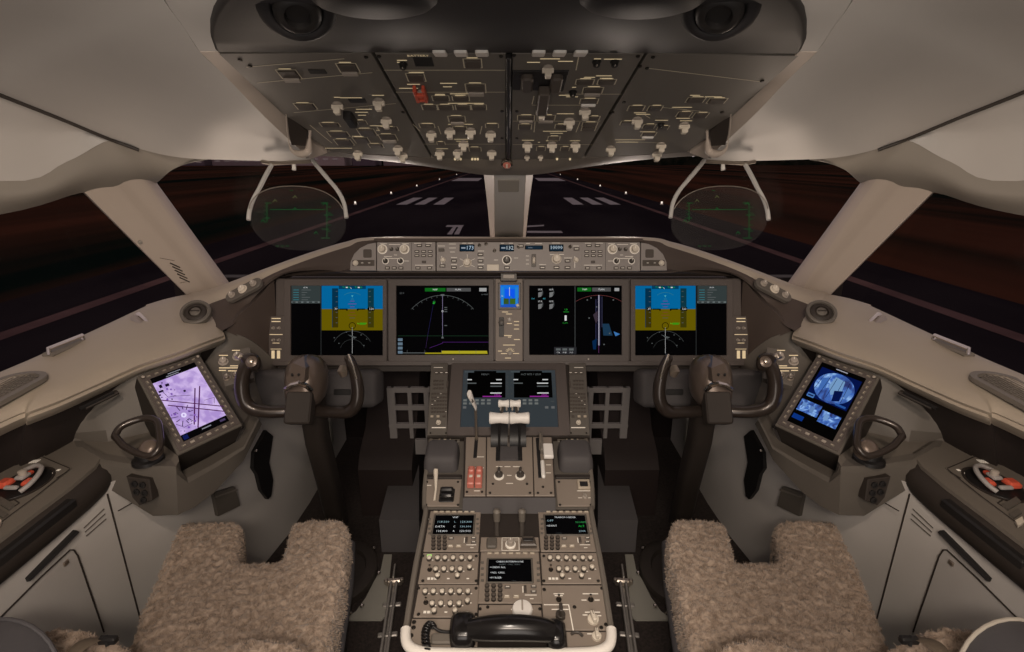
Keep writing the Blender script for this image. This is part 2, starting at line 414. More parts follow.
def belt(x0, x1, y, h):
    n = int((x1-x0)/6); vs = []
    for i in range(n+1):
        x = x0 + (x1-x0)*i/n; hh = h*(.75+.35*random.random())
        for dx, z in ((0, 0), (3, hh*.6), (7, hh), (11, hh*.6), (14, 0)): vs.append(V((x, y+dx, GZ+z)))
    fs = [(i*5+k, (i+1)*5+k, (i+1)*5+k+1, i*5+k+1) for i in range(n) for k in range(4)]
    b.add(vs, fs, tree_m)
belt(-1100, -60, 700, 9); belt(60, 1100, 700, 13); belt(-60, 60, 900, 7)
for s in (-1, 1):
    for i in range(60):
        y = i*12
        vs = []
        for j in range(2):
            hh = 10*(.75+.4*random.random())
            vs += [V((s*(1080+dx), y-20+j*13, GZ+z)) for dx, z in ((0, 0), (4, hh), (10, 0))]
        b.add(vs, [(0, 3, 4, 1), (1, 4, 5, 2)], tree_m)
tag(b.build('tree_belt'), 'dark belt of trees along the far horizon beyond the airfield', 'trees', kind='stuff')

# ================================================================ COCKPIT SHELL
OHf, OHr = onY(508.5, 160, 1.35), D(508.5, 52, .82)
OP = Fr(OHr, OHr + V((1, 0, 0)), OHf)      # overhead plane: x right, y towards...
def both(fn):
    for s in (-1, 1): fn(s, 'left' if s < 0 else 'right')

b = MB(); b.box((0, .6, -.03), (3.2, 3.8, .06), carpet_m, ch=.002); struct(b.build('floor'))
b = MB(); b.box((0, -1.25, 1.0), (3.2, .06, 2.4), lower_m, ch=.002); struct(b.build('wall_rear'))
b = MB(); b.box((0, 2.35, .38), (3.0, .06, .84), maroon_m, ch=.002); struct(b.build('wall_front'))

def shell(s, w):
    M_ = lambda L: [mir(p, s) for p in L]
    out = V((s*.05, 0, .05))
    # lower edge of the big ceiling lining (front to aft) and its inner edge beside the overhead panel
    le = [onY(312, 161, 1.37), onX(280, 161, -.57), onX(230, 160, -.72), onX(180, 157.5, -.85), onX(140, 149, -.97), onX(108, 137, -1.02), onX(60, 117, -1.03), onX(0, 93, -1.03), onX(-60, 68, -1.035), V((-1.04, .75, 1.5)), V((-1.04, .0, 1.72)), V((-1.04, -1.2, 1.95))]
    cr = [D(311, 159, 1.24), D(297, 147, 1.16), D(284, 135, 1.10), D(268, 120, 1.03), D(252, 104, .97), D(236, 87, .92), D(219, 70, .87), D(200, 52, .82), D(184, 28, .76), D(164, 0, .70), D(135, -60, .60), D(60, -220, .45), V((-.40, .1, 1.80)), V((-.40, -1.2, 1.90))]
    a = MB(); mid = []
    for p, q in zip(le, cr):
        m_ = (p + q) / 2; mid.append(m_ + V((-.012, -.01, .03)))
    a.loft([M_(le), M_(mid), M_(cr)], shell_m, n=48, m=10, off=V((0, 0, .06)))
    struct(a.build('ceiling_%s' % w))
    # pale lip between the crease and the overhead panel
    crl = cr[:8]
    il = [D(327, 153, 1.235), D(306, 137, 1.16), D(300, 128, 1.12), D(284, 112, 1.045), D(268, 97, .98), D(252, 82, .92), D(236, 68, .87), D(218, 52, .82)]
    a = MB(); a.loft([M_(crl), M_(il)], pillar_m, n=40, m=3, off=V((0, 0, .05))); struct(a.build('trim_1' if s < 0 else 'trim_2'))
    # upper inner ceiling strip beside the dome
    c2 = [D(200, 52, .821), D(184, 28, .761), D(165, 0, .702), D(136, -60, .60), D(61, -220, .45), V((-.40, .1, 1.80)), V((-.40, -1.2, 1.90))]
    d2 = [D(218, 53, .825), D(213, 30, .75), D(226, 0, .66), D(262, -45, .58), D(330, -220, .45), V((-.1, .1, 1.75)), V((-.1, -1.2, 1.88))]
    a = MB(); a.loft([M_(c2), M_(d2)], shell_m, n=20, m=3, off=V((0, 0, .04))); struct(a.build('ceiling_inner_%s' % w))
    # band under the big lining
    lo = [p + V((-.012, 0, .012)) for p in (onX(120, 141, -1.0), onX(108, 137, -1.02), onX(60, 117, -1.03), onX(0, 93, -1.03))] + [V((-1.05, .75, 1.51)), V((-1.05, 0, 1.73)), V((-1.05, -1.2, 1.96))]
    md = [onX(118, 143, -1.02), onX(104, 142, -1.04), onX(66, 162, -1.12), onX(0, 181, -1.16), V((-1.18, .7, 1.36)), V((-1.2, 0, 1.5)), V((-1.2, -1.2, 1.6))]
    a = MB(); a.loft([M_(lo), [mir((p+q)/2 + V((-.02, 0, .012)), s) for p, q in zip(lo, md)], M_(md)], shell_m, n=30, m=8, off=V((s*.05, 0, .02))); a.tube(catmull(M_([p + V((-.002, -.001, -.003)) for p in le[4:9]]), 30), .0042, bolster_m, n=6); struct(a.build('ceiling_band_%s' % w))
    # window header (beige) with the pillar head, down to the window edge
    h0 = [onX(205, 159, -.80), onX(165, 154, -.93), onX(128, 146, -1.00), onX(104, 141, -1.04), onX(66, 161, -1.12), onX(0, 180, -1.16), V((-1.18, .7, 1.36)), V((-1.2, 0, 1.5))]
    h2 = [onX(195, 161, -.84), onX(172, 170, -.96), onX(151, 186, -1.10), onX(118, 191, -1.16), onX(80, 193, -1.20), onX(0, 214.5, -1.22), V((-1.26, .7, 1.15)), V((-1.27, 0, 1.13))]
    h1 = [mir((p+q)/2 + V((.025, -.01, .0)), s) for p, q in zip(h0, h2)]
    a = MB(); a.loft([M_(h0), h1, M_(h2)], header_m, n=42, m=8, off=V((s*.05, .03, .02))); struct(a.build('trim_3' if s < 0 else 'trim_4'))
    # windscreen side pillar: rounded front, flat lit face
    top, bot = [], []
    tl, tr, bl, br = onX(82, 190, -1.20), onX(152, 178, -1.09), onX(186, 294, -1.12), onX(229, 283, -1.02)
    secs = []
    for t in (-.06, 0, .25, .5, .75, 1.0, 1.08):
        L, R = tl.lerp(bl, t), tr.lerp(br, t); u = (R - L); wd = u.length; u.normalize(); n = ray(150, 230).normalized(); n = (n - u*n.dot(u)).normalized()
        ring = []
        # flat face 58%, then a round column
        c = L + u*wd*.72; r = wd*.30
        ring.append(L + n*.012); ring.append(L - n*.002); ring.append(L + u*wd*.15 - n*.006); ring.append(L + u*wd*.38 - n*.010)
        for k in range(9):
            an = math.radians(155 - 190*k/8); ring.append(c + u*r*math.cos(an)*.95 - n*(r*math.sin(an)*.75))
        ring.append(c + n*.07); ring.append(L + u*wd*.3 + n*.07)
        secs.append([mir(p, s) for p in ring])
    a = MB(); a.sections(secs, pillar_m); pl = struct(a.build('trim_5' if s < 0 else 'trim_6', sharp=.9))
    # slotted vent low on the pillar face
    F = Fr(*( (mir(bl, s), mir(br, s), mir(tl, s)) if s < 0 else (mir(br, s), mir(bl, s), mir(tr, s)) ))
    t = thing('pillar_vent', 'small slotted vent with a thin outline low on the %s windscreen pillar' % w, 'vent', F.w(*F.pix(mx(183, s), 272)))
    a = MB(); P = lambda px, py: F.pix(mx(px, s), py, .006)
    a.line([P(160, 258), P(176, 261), P(190, 281), P(180, 283)], .0015, bolster_m, F.M, .006); a.build('outline', t)
    for k in range(5):
        a = MB(); x0, y0 = P(170+k*2.4, 263+k*3.6); x1, y1 = P(180+k*2.4, 267.5+k*3.6)
        a.tube([F.w(x0, y0, .006), F.w(x1, y1, .006)], .0022, bolster_m, n=6); a.build('slat', t)
    # screw caps on the pillar
    for px, py in ((140, 242),):
        a = MB(); x, y = F.pix(mx(px, s), py, .004); a.lathe([(.006, -.006), (.006, .008), (.004, .009)], header_m, F.at(x, y), n=12)
        tag(a.build('screw_cap'), 'small round screw cap halfway up the %s windscreen pillar' % w, 'cap')
both(shell)
# centre windscreen post: three facets
tp = [onY(px, 174, 1.42) for px in (484.5, 494, 526, 532.5)]; bt = [onY(px, 239, 1.80) for px in (489.5, 494.5, 523, 526.5)]
lf = [onY(484.5, 174, 1.45), onY(487, 190, 1.5)]
a = MB()
def post(i, j, mt, push=0):
    A, B, Cc, Dd = tp[i], tp[j], bt[j], bt[i]; n = V((0, .05, -.02))
    return (A, B, Cc, Dd)
secs = []
for t in (-.08, 0, .12, .35, .7, 1, 1.1):
    q = [tp[i].lerp(bt[i], t) for i in range(4)]; e = -.006*math.sin(min(max(t, 0), 1)*PI)
    fl = V((0.006*(1-t)**2 if t >= 0 else .006, 0, 0))
    secs.append([q[0] - fl + V((0, .045, .015)), q[1] + V((-.001, .004, 0)), q[1], q[2], q[2] + V((.001, .004, 0)), q[3] + fl + V((0, .045, .015)), q[3] + V((-.01, .08, .03)), q[0] + V((.01, .08, .03))])
a.sections(secs, pillar_m); pc = struct(a.build('trim_7', sharp=.3))
a = MB(); n_ = V((0, -.0015, .0)); f0, f1 = V((.0015, 0, 0)), V((-.0015, 0, 0)); a.sections([[tp[1]+f0, tp[2]+f1, bt[2]+f1, bt[1]+f0], [p + n_ for p in (tp[1]+f0, tp[2]+f1, bt[2]+f1, bt[1]+f0)]], shell_m); struct(a.build('trim_16'))  # overlay slab puts the middle facet's share of light into its colour
a = MB(); F = Fr(tp[1], tp[2], bt[1]); x, y, w_, h_ = F.rect(498, 179, 519, 191); a.plate(x, y, w_, h_, 0.0015, .0035, header_m, F.M, r=.003)
tag(a.build('post_cover'), 'small rectangular cover near the top of the centre windscreen post', 'cover')
# window panes
glass = bpy.data.materials.new('cockpit_window_glass'); glass.use_nodes = True; nt = glass.node_tree; nt.nodes.clear()
o_ = nt.nodes.new('ShaderNodeOutputMaterial'); mxn = nt.nodes.new('ShaderNodeMixShader'); tr = nt.nodes.new('ShaderNodeBsdfTransparent'); gl = nt.nodes.new('ShaderNodeBsdfGlossy')
gl.inputs['Roughness'].default_value = .02; fr = nt.nodes.new('ShaderNodeFresnel'); fr.inputs['IOR'].default_value = 1.05
tr.inputs[0].default_value = (.96, .96, .98, 1)
nt.links.new(fr.outputs[0], mxn.inputs[0]); nt.links.new(tr.outputs[0], mxn.inputs[1]); nt.links.new(gl.outputs[0], mxn.inputs[2]); nt.links.new(mxn.outputs[0], o_.inputs[0])
def pane(name, P):
    a = MB(); a.add(P, [(0, 1, 2, 3)], glass); a.add([p + V((0, .008, .002)) for p in P], [(3, 2, 1, 0)], glass); struct(a.build(name))
pane('window_1', [V((-1.15, 1.56, 1.36)), V((-.02, 1.52, 1.36)), V((-.02, 2.02, .93)), V((-1.13, 1.86, .82))])
pane('window_2', [V((.02, 1.52, 1.36)), V((1.15, 1.56, 1.36)), V((1.13, 1.86, .82)), V((.02, 2.02, .93))])
pane('window_3', [V((-1.27, .1, 1.2)), V((-1.24, 1.52, 1.30)), V((-1.26, 1.84, .80)), V((-1.27, .1, .78))])
pane('window_4', [V((1.27, .1, 1.2)), V((1.24, 1.52, 1.30)), V((1.26, 1.84, .80)), V((1.27, .1, .78))])
# closing panels: roof above the linings and side walls aft
for s, w in ((-1, 'left'), (1, 'right')):
    a = MB(); a.box((s*1.33, -.55, 1.0), (.06, 1.5, 2.3), lower_m, ch=.002); struct(a.build('wall_%s_aft' % w))
a = MB(); a.box((0, .05, 1.99), (2.8, 2.7, .05), lower_m, ch=.002); struct(a.build('ceiling_roof'))
for s, w in ((-1, 'left'), (1, 'right')):
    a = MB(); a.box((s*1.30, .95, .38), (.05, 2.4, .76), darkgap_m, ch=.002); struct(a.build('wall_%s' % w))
# overhead front fascia
def fas(s):
    up = [OP.w(*OP.pix(px, py), .0) for px, py in ((306, 150), (328, 152), (380, 155.5), (434, 158), (470, 159.5), (508.5, 160), (547, 159.5), (583, 158), (637, 155.5), (689, 152), (711, 150))]
    dn = [onY(px, py, 1.41) for px, py in ((306, 161), (320, 156), (384, 161), (434, 167.5), (480, 174.5), (508.5, 175), (537, 174.5), (583, 167.5), (633, 161), (697, 156), (711, 161))]
    md = [(p+q)/2 + V((0, -.002, -.004)) for p, q in zip(up, dn)]
    a = MB(); a.loft([up, md, dn], console2_m, n=48, m=6, off=V((0, .03, .05))); struct(a.build('trim_8'))
fas(1)

# ================================================================ GLARESHIELD, SILLS
MPD = 1.738
MP = Fr(D(508.5, 320, MPD), D(608.5, 320, MPD), D(508.5, 220, MPD))
def pxm(d): return d/FOC
rim = [(0, 508.5), (0, 0)]
def gs():
    half = [(376, 237.5, 1.745), (345, 242, 1.745), (310, 252.5, 1.745), (268, 267.5, 1.75), (230, 282, 1.76), (206, 290, 1.79), (190, 292.5, 1.82)]
    mid_ = [(376, 240, 1.70), (347, 247, 1.69), (310, 259, 1.70), (272, 274, 1.71), (238, 293, 1.70), (212, 303, 1.70), (198, 310, 1.70)]
    low = [(376, 273, 1.70), (348, 273, 1.69), (318, 270, 1.70), (280, 276, 1.71), (250, 302, 1.69), (236, 322, 1.62), (222, 331, 1.56)]
    def full(L): a_ = [D(*p) for p in L]; return [mir(p, 1) for p in a_][::-1] if False else ([mir(D(*p), -1) for p in L][::-1] + [mir(D(508.5, L[0][1]-(.5 if L is half else 0), L[0][2]), -1)] + [mir(D(*p), 1) for p in L])
    R_, M2, L_ = full(half), full(mid_), full(low)
    back = [V((p.x*1.02, 2.05, p.z-.055)) for p in R_]
    a = MB(); a.loft([back, R_], sill_m, n=80, m=4, off=V((0, 0, -.03)))
    up = [p + V((0, -.006, .002)) for p in R_]
    a.loft([R_, [ (p*.5+q*.5) + V((0, -.012, .006)) for p, q in zip(R_, M2)], M2], sill_m, n=80, m=6)
    a.loft([M2, [(p+q)/2 + V((0, -.008, 0)) for p, q in zip(M2, L_)], L_], glare_m, n=80, m=8, off=V((0, .05, 0)))
    g = a.build('glareshield', sharp=.8)
    tag(g, 'brown padded glareshield with a pale rim curving over the instrument panel', 'glareshield')
    return g
gs()
def sill(s, w):
    M_ = lambda L: [mir(p, s) for p in L]
    oe = [onX(190, 293.5, -1.09), onX(165, 299.5, -1.16), onX(147, 305, -1.20), onX(100, 327, -1.205), onX(50, 350, -1.21), onX(0, 372, -1.21), V((-1.21, .7, .82)), V((-1.21, 0, .82))]
    ie = [D(224, 333, 1.575), D(200, 341, 1.47), D(176, 350, 1.42), D(140, 362, 1.36), D(103, 379, 1.29), D(62, 397, 1.19), D(30, 409, 1.13), D(0, 420, 1.09), V((-1.06, .5, .80)), V((-1.06, 0, .80))]
    oe2 = oe; mid = [mir(p*.45+q*.55 + V((0, 0, .012)), s) for p, q in zip(oe, ie)]
    a = MB(); a.loft([M_([p+V((-.05, .02, -.10)) for p in oe]), M_(oe), mid, M_(ie), M_([p+V((-.03, .02, -.035)) for p in ie])], sill_m, n=60, m=14, off=V((0, 0, -.012)))
    g = a.build('window_sill_panel', sharp=.8); tag(g, 'beige padded sill running under the %s side window' % w, 'window sill')
    # recess under the sill, its shade put into the dark brown colour
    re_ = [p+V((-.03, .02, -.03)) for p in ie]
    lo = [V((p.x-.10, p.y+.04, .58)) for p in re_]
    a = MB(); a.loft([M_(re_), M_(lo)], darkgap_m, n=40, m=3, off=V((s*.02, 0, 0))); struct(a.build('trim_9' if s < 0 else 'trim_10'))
both(sill)
# ================================================================ DISPLAYS
def lin(r, g, b): return tuple(round(((c/255)**2.2), 2 if c > 60 else 3) for c in (r, g, b))
def ring(b, x, y, w, h, wi, hi, z0, z1, mt, M, r=.006, ch=.0015, dep=.004, dx=0, dy=0):
    o = rrect(w, h, r, 3); i_ = rrect(wi, hi, .0015, 3); n = len(o); c = ch
    o2 = rrect(w-2*c, h-2*c, max(r-c, .0005), 3)
    R = [[(p[0]+x, p[1]+y, z0) for p in o], [(p[0]+x, p[1]+y, z1-c) for p in o], [(p[0]+x, p[1]+y, z1) for p in o2], [(p[0]+x+dx, p[1]+y+dy, z1) for p in i_], [(p[0]*.99+x+dx, p[1]*.99+y+dy, z1-dep) for p in i_]]
    vs = [p for q in R for p in q]; fs = [(k*n+a, k*n+(a+1) % n, (k+1)*n+(a+1) % n, (k+1)*n+a) for k in range(4) for a in range(n)]
    fs.append(tuple(range(n)))
    b.add(vs, fs, mt, M)
class Gfx:
    def __init__(s, F, x, y, w, h, z): s.b = MB(); s.F = F; s.x0 = x-w/2; s.y0 = y+h/2; s.W = w; s.H = h; s.z = z; s.k = 0
    def P(s, u, v): return (s.x0+u*s.W, s.y0-v*s.H)
    def Z(s): s.k += 1; return s.z + .00002*s.k
    def q(s, u0, v0, u1, v1, c, st=1.0): a = s.P(u0, v1); d = s.P(u1, v0); s.b.quad(a[0], a[1], d[0], d[1], emi(c, st), s.F.M, s.Z()); return s
    def l(s, pts, w, c, st=1.0, closed=False): s.b.line([s.P(*p) for p in pts], w, emi(c, st), s.F.M, s.Z(), closed); return s
    def poly(s, pts, c, st=1.0): z = s.Z(); s.b.add([(*s.P(*p), z) for p in pts], [tuple(range(len(pts)))], emi(c, st), s.F.M); return s
    def t(s, txt, u, v, size, c, st=1.0, sx=1.0): p = s.P(u, v); s.b.text(txt, p[0], p[1], size*s.H, emi(c, st), s.F.M, s.Z(), sx=sx); return s
    def arc(s, u, v, r, a0, a1, w, c, st=1.0, n=20):
        asp = s.W/s.H; return s.l([(u+r*math.cos(math.radians(a0+(a1-a0)*i/n))/asp, v-r*math.sin(math.radians(a0+(a1-a0)*i/n))) for i in range(n+1)], w, c, st)
    def build(s, t): return s.b.build('display_graphics', t)
BLUE, BRN, WHT, GRN, MAG, CYN, GRY = lin(8, 98, 150), lin(98, 84, 6), lin(205, 205, 205), lin(40, 150, 50), lin(150, 50, 150), lin(70, 160, 175), lin(90, 95, 95)
DBL = lin(10, 40, 70); SLT = lin(52, 62, 62)
def unit(name, label, F, out, scr, z=0.0, th=.02, bz=bezel_m, sm=screen_m, group=None, cat='display screen', r=.006):
    X, Y, W, H = F.rect(*out); x, y, w, h = F.rect(*scr)
    t = thing(name, label, cat, F.w(X, Y, z-th), group)
    b = MB(); ring(b, X, Y, W, H, w, h, z-th, z, bz, F.M, dx=x-X, dy=y-Y, r=r); b.build('bezel', t)
    b = MB(); b.plate(x, y, w*1.002, h*1.002, z-.0075, z-.0035, sm, F.M, r=.001, ch=0); b.build('screen', t)
    return t, Gfx(F, x, y, w, h, z-.0032)
def pfd(G, s):
    # s<0: information column on the left
    f = (lambda u: u) if s < 0 else (lambda u: u)
    a, ce = (0.0, .325) if s < 0 else (.668, 1.0)   # info block
    p0, p1 = (.335, 1.0) if s < 0 else (0.0, .660)
    G.q(p0, 0, p1, .335, BLUE); G.q(p0, .335, p1, .64, BRN)
    W = p1-p0; m = p0 + W*.5
    G.q(p0+W*.17, .04, p0+W*.27, .60, lin(10, 60, 95) if 0 else lin(12, 55, 80), .8); G.q(p0+W*.75, .04, p0+W*.85, .60, lin(20, 60, 70), .8)
    G.q(p0+W*.18, .335, p0+W*.27, .60, lin(60, 52, 10)); G.q(p0+W*.75, .335, p0+W*.85, .60, lin(60, 56, 14))
    for k in range(7):
        v = .08+k*.075; G.q(p0+W*.23, v, p0+W*.26, v+.006, GRY); G.q(p0+W*.77, v, p0+W*.80, v+.006, GRY)
    G.q(p0+W*.28, .0, p0+W*.72, .05, lin(8, 60, 90)); G.t('TO/GA', m-W*.10, .027, .035, GRN); G.t('TO/GA', m+W*.10, .027, .035, GRN)
    G.l([(m-.02, .03), (m-.01, .045)], .0015, WHT); G.q(m-.07, .02, m-.05, .035, WHT); G.q(m+.06, .02, m+.08, .035, WHT)
    G.poly([(p0+W*.20, .31), (p0+W*.255, .31), (p0+W*.28, .335), (p0+W*.255, .36), (p0+W*.20, .36)], lin(8, 8, 8)); G.t('30', p0+W*.235, .335, .045, WHT)
    G.poly([(p0+W*.74, .335), (p0+W*.765, .31), (p0+W*.86, .31), (p0+W*.86, .36), (p0+W*.765, .36)], lin(8, 8, 8)); G.t('160', p0+W*.81, .335, .045, WHT)
    G.arc(m, .30, .20, 55, 125, .0012, CYN, .5); G.poly([(m-.012, .14), (m+.012, .14), (m, .17)], CYN)
    for v, ww, c in ((.19, .03, CYN), (.22, .05, MAG), (.26, .09, MAG), (.30, .05, MAG), (.38, .06, lin(150, 70, 60)), (.42, .09, lin(150, 70, 60)), (.46, .06, GRY)):
        G.q(m-ww/2, v, m+ww/2, v+.006, c, .6)
    G.poly([(m-.14, .33), (m-.05, .33), (m-.05, .36), (m-.065, .36), (m-.065, .345), (m-.14, .345)], lin(5, 5, 5)); G.poly([(m+.14, .33), (m+.05, .33), (m+.05, .36), (m+.065, .36), (m+.065, .345), (m+.14, .345)], lin(5, 5, 5))
    G.t('ROLLOUT', m+W*.16, .545, .03, lin(80, 200, 40)); G.q(m+W*.12, .53, m+W*.22, .56, lin(70, 160, 30), .7)
    # lower map arc
    G.arc(m, .95, .30, 30, 150, .0010, GRY, .6); G.arc(m, .95, .18, 20, 160, .0008, GRY, .4)
    G.l([(m, .60), (m, .97)], .0012, WHT, .6); G.arc(m, .575, .045, 0, 360, .002, lin(15, 15, 15)); G.poly([(m-.05, .70), (m+.05, .74), (m+.02, .76)], GRY, .7)
    for du, v in ((-.15, .82), (.12, .85), (.15, .76), (-.07, .66), (.09, .70), (-.2, .74)): G.q(m+du, v, m+du+.012, v+.012, GRY, .8)
    # info block
    G.q(a+.01, .0, ce, .255, SLT); G.t("AUX", (a+ce)/2, .03, .03, WHT)
    for k in range(5):
        G.q(a+.03, .06+k*.035, a+.09, .068+k*.035, CYN, .5); G.q(a+.12, .06+k*.035, a+.12+(.10, .06, .04, .09, .07)[k], .068+k*.035, GRY)
    G.q(a+.01, .225, ce-.01, .25, lin(95, 100, 100)); 
    for k in range(5): G.q(a+.02+k*.06, .23, a+.055+k*.06, .245, lin(30, 34, 34))
    sp = .330 if s < 0 else .664; G.l([(sp, 0), (sp, 1)], .0008, GRY, .6)
def tabs(G, u0, u1):
    w = u1-u0; G.q(u0, .035, u0+w*.34, .085, lin(20, 95, 30)); G.t('MAP', u0+w*.17, .06, .035, WHT); G.q(u0+w*.36, .035, u0+w*.76, .085, lin(75, 75, 75)); G.t('PLAN', u0+w*.55, .06, .035, WHT)
    G.q(u0+w*.90, .035, u0+w*1.02, .085, lin(150, 150, 150))
def nd(G):
    tabs(G, .31, .96)
    G.t('GS 0', .06, .11, .035, GRY); G.t('10.0NM', .95, .13, .03, GRY)
    cx, cy, r = .5, .74, .60
    G.arc(cx, cy, r, 42, 138, .0011, GRY, 1.0, 30)
    for k in range(13):
        an = math.radians(44+k*7.7); asp = G.W/G.H
        G.l([(cx+r*math.cos(an)/asp, cy-r*math.sin(an)), (cx+(r-.03)*math.cos(an)/asp, cy-(r-.03)*math.sin(an))], .0009, GRY)
    G.l([(cx, .14), (cx, .76)], .0014, lin(120, 110, 140)); G.l([(cx-.09, .20), (cx-.16, .72)], .0009, lin(40, 38, 80)); G.l([(cx-.16, .72), (cx-.18, .90)], .0009, lin(60, 40, 80))
    G.q(cx-.02, .125, cx+.02, .15, GRY); G.t('*', cx-.09, .26, .10, GRN); G.q(cx-.105, .245, cx-.085, .265, GRN); G.arc(cx+.0, .37, .012, 0, 360, .001, WHT)
    for v in (.31, .34, .37, .57): G.q(cx+.02, v, cx+.05, v+.012, GRY, .8)
    G.poly([(cx-.015, .76), (cx+.015, .76), (cx, .72)], GRY)
    # vertical profile strip
    G.l([(.02, .725), (1, .725)], .0008, lin(40, 70, 50)); G.l([(.36, .90), (.5, .83), (.5, .815), (1, .815)], .0010, lin(80, 40, 110))
    for k in range(4): G.q(.02, .76+k*.06, .07, .80+k*.06, lin(95, 110, 125))
    G.q(.07, .965, .32, .975, GRY); G.q(.31, .965, .985, .985, lin(140, 130, 30)); G.q(.49, .94, .98, .975, lin(165, 155, 40))
    for u in (.12, .31, .49, .68, .86): G.l([(u, .93), (u, .975)], .0008, GRY)
def ndr(G):
    for (u, v) in ((.10, .10), (.22, .10), (.10, .27), (.22, .27)):
        G.arc(u, v, .065, -90, 40, .0012, GRY, 1.0); G.poly([(u, v), (u+.045, v-.01), (u+.03, v+.06), (u, v+.07)], lin(110, 110, 110)); G.q(u-.005, v-.055, u+.045, v-.03, lin(70, 70, 70)); G.t('21.3', u+.02, v-.042, .03, WHT)
    G.t('EGT', .045, .19, .025, CYN); G.t('N1', .165, .19, .03, CYN)
    G.t('UP', .40, .35, .04, GRN); G.q(.37, .375, .43, .385, GRN, .6); G.q(.383, .43, .405, .505, WHT); G.t('FLAPS', .39, .54, .03, GRN, .7)
    G.q(.27, .885, .51, .99, lin(42, 42, 45)); 
    for k in range(3): G.q(.29+k*.07, .905, .34+k*.07, .935, GRY); G.t(('CTR', 'FUEL', 'TOT')[k], .315+k*.07, .965, .025, WHT)
    G.l([(.495, 0), (.495, .88)], .0010, GRY)
    G.q(.52, .03, .67, .085, lin(20, 95, 30)); G.t('MAP', .60, .057, .035, WHT); G.q(.68, .03, .88, .085, lin(75, 75, 75)); G.t('PLAN', .78, .057, .035, WHT); G.q(.92, .035, .97, .08, lin(150, 150, 150))
    G.arc(.75, .80, .66, 60, 120, .0010, lin(110, 60, 60), 1.0, 24)
    G.q(.735, .15, .77, .86, lin(30, 30, 48)); G.l([(.752, .14), (.752, .86)], .0022, lin(190, 185, 200)); G.l([(.72, .2), (.72, .78)], .0010, lin(70, 70, 110)); G.l([(.785, .16), (.785, .6)], .0012, lin(70, 70, 100))
    G.poly([(.69, .42), (.74, .36), (.74, .50), (.72, .55)], lin(60, 50, 60)); G.poly([(.79, .55), (.86, .55), (.90, .72), (.80, .72)], lin(30, 55, 75)); G.poly([(.91, .66), (.98, .70), (.93, .73)], lin(60, 110, 170)); G.poly([(.68, .80), (.73, .76), (.72, .92), (.69, .92)], lin(12, 40, 70))
    for u, v in ((.64, .46), (.66, .17), (.62, .2), (.90, .2), (.80, .84), (.86, .68), (.72, .30)): G.q(u, v, u+.014, v+.016, GRY)
    G.l([(.75, .86), (.75, .97)], .001, lin(110, 60, 110))
# backing
XL, XR = 274, 743
x, y, w_, h_ = MP.rect(XL, 278, XR, 361)
b = MB(); b.plate(x, y, w_, h_, -.045, -.012, bezel_m, MP.M, r=.01, ch=.002)
pt = thing('instrument_panel', 'wide brown-grey instrument panel behind the large display screens', 'instrument panel', MP.w(x, y, -.045)); b.build('panel_face', pt)
x2, y2, w2, h2 = MP.rect(XL-1, 361, XR+1, 365.5); b = MB(); b.plate(x2, y2, w2, h2, -.03, .004, bezel_m, MP.M, r=.002, ch=.001); b.build('lower_lip', pt)
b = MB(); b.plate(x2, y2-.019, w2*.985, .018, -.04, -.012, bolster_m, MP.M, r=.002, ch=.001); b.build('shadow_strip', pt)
dis = [('left outermost of the large screens, blue over ochre attitude picture on its right', (284, 279, 387, 362), (290.5, 285.5, 383, 355.5), lambda G: pfd(G, -1)),
       ('large black map screen left of the standby instruments, with a yellow strip at the bottom', (388.5, 279, 494, 362), (396, 285.5, 489, 355), nd),
       ('large screen right of the standby instruments, split into engine dials and a runway map', (523.5, 279, 629, 362), (529, 285.5, 622, 355), ndr),
       ('right outermost of the large screens, blue over ochre attitude picture on its left', (630.5, 279, 733, 362), (635, 285.5, 727, 355.5), lambda G: pfd(G, 1))]
dot = kmesh(lambda q: q.lathe([(.0026, 0), (.0026, .002), (.0018, .003)], knobw_m, n=10), 'button')
for L, o, sc_, fn in dis:
    t, G = unit('display_unit', L, MP, o, sc_, z=.002, th=.014); fn(G); G.build(t)
    cxp = (o[0]+o[2])/2; x, y = MP.pix(cxp + (12 if cxp < 508 else 12), 359); inst(dot, 'button', t, MP.at(x, y, .002))
# centre standby column
x, y, w_, h_ = MP.rect(495.5, 279, 522.5, 362)
ct = thing('standby_instrument_panel', 'narrow instrument panel with blue standby screen and landing gear legends between the two map screens', 'instrument panel', MP.w(x, y, -.012))
b = MB(); b.plate(x, y, w_, h_, -.012, .002, panel_m, MP.M, r=.002, ch=.001); b.build('plate', ct)
x, y, w_, h_ = MP.rect(498, 283, 521, 309.5); b = MB(); ring(b, x, y, w_, h_, w_*.80, h_*.84, .002, .008, knobd_m, MP.M, r=.003, dep=.003); b.build('screen_frame', ct)
b = MB(); b.plate(x, y, w_*.82, h_*.86, .003, .0052, screen_m, MP.M, r=.001, ch=0); b.build('standby_screen', ct)
G = Gfx(MP, x, y, w_*.80, h_*.84, .0054); G.q(0, 0, 1, .58, lin(25, 110, 215)); G.q(0, .58, 1, 1, lin(35, 80, 175)); G.q(.25, .18, .78, .62, lin(20, 85, 230)); G.q(.16, .60, .46, .86, lin(55, 80, 40)); G.q(.52, .60, .84, .86, lin(60, 95, 35))
G.l([(.5, .1), (.5, .5)], .0015, WHT); G.l([(.5, .5), (.62, .58)], .0015, GRN); G.q(.05, .1, .18, .9, lin(40, 125, 200)); G.q(.82, .1, .95, .9, lin(40, 125, 200)); G.t('30', .11, .5, .09, WHT); G.build(ct)
kn = mast(round_knob, .0045, .012, knobw_m); x, y = MP.pix(517.5, 305.5); inst(kn, 'knob', ct, MP.at(x, y, .008))
x, y = MP.pix(520, 289.5); inst(dot, 'button', ct, MP.at(x, y, .004))
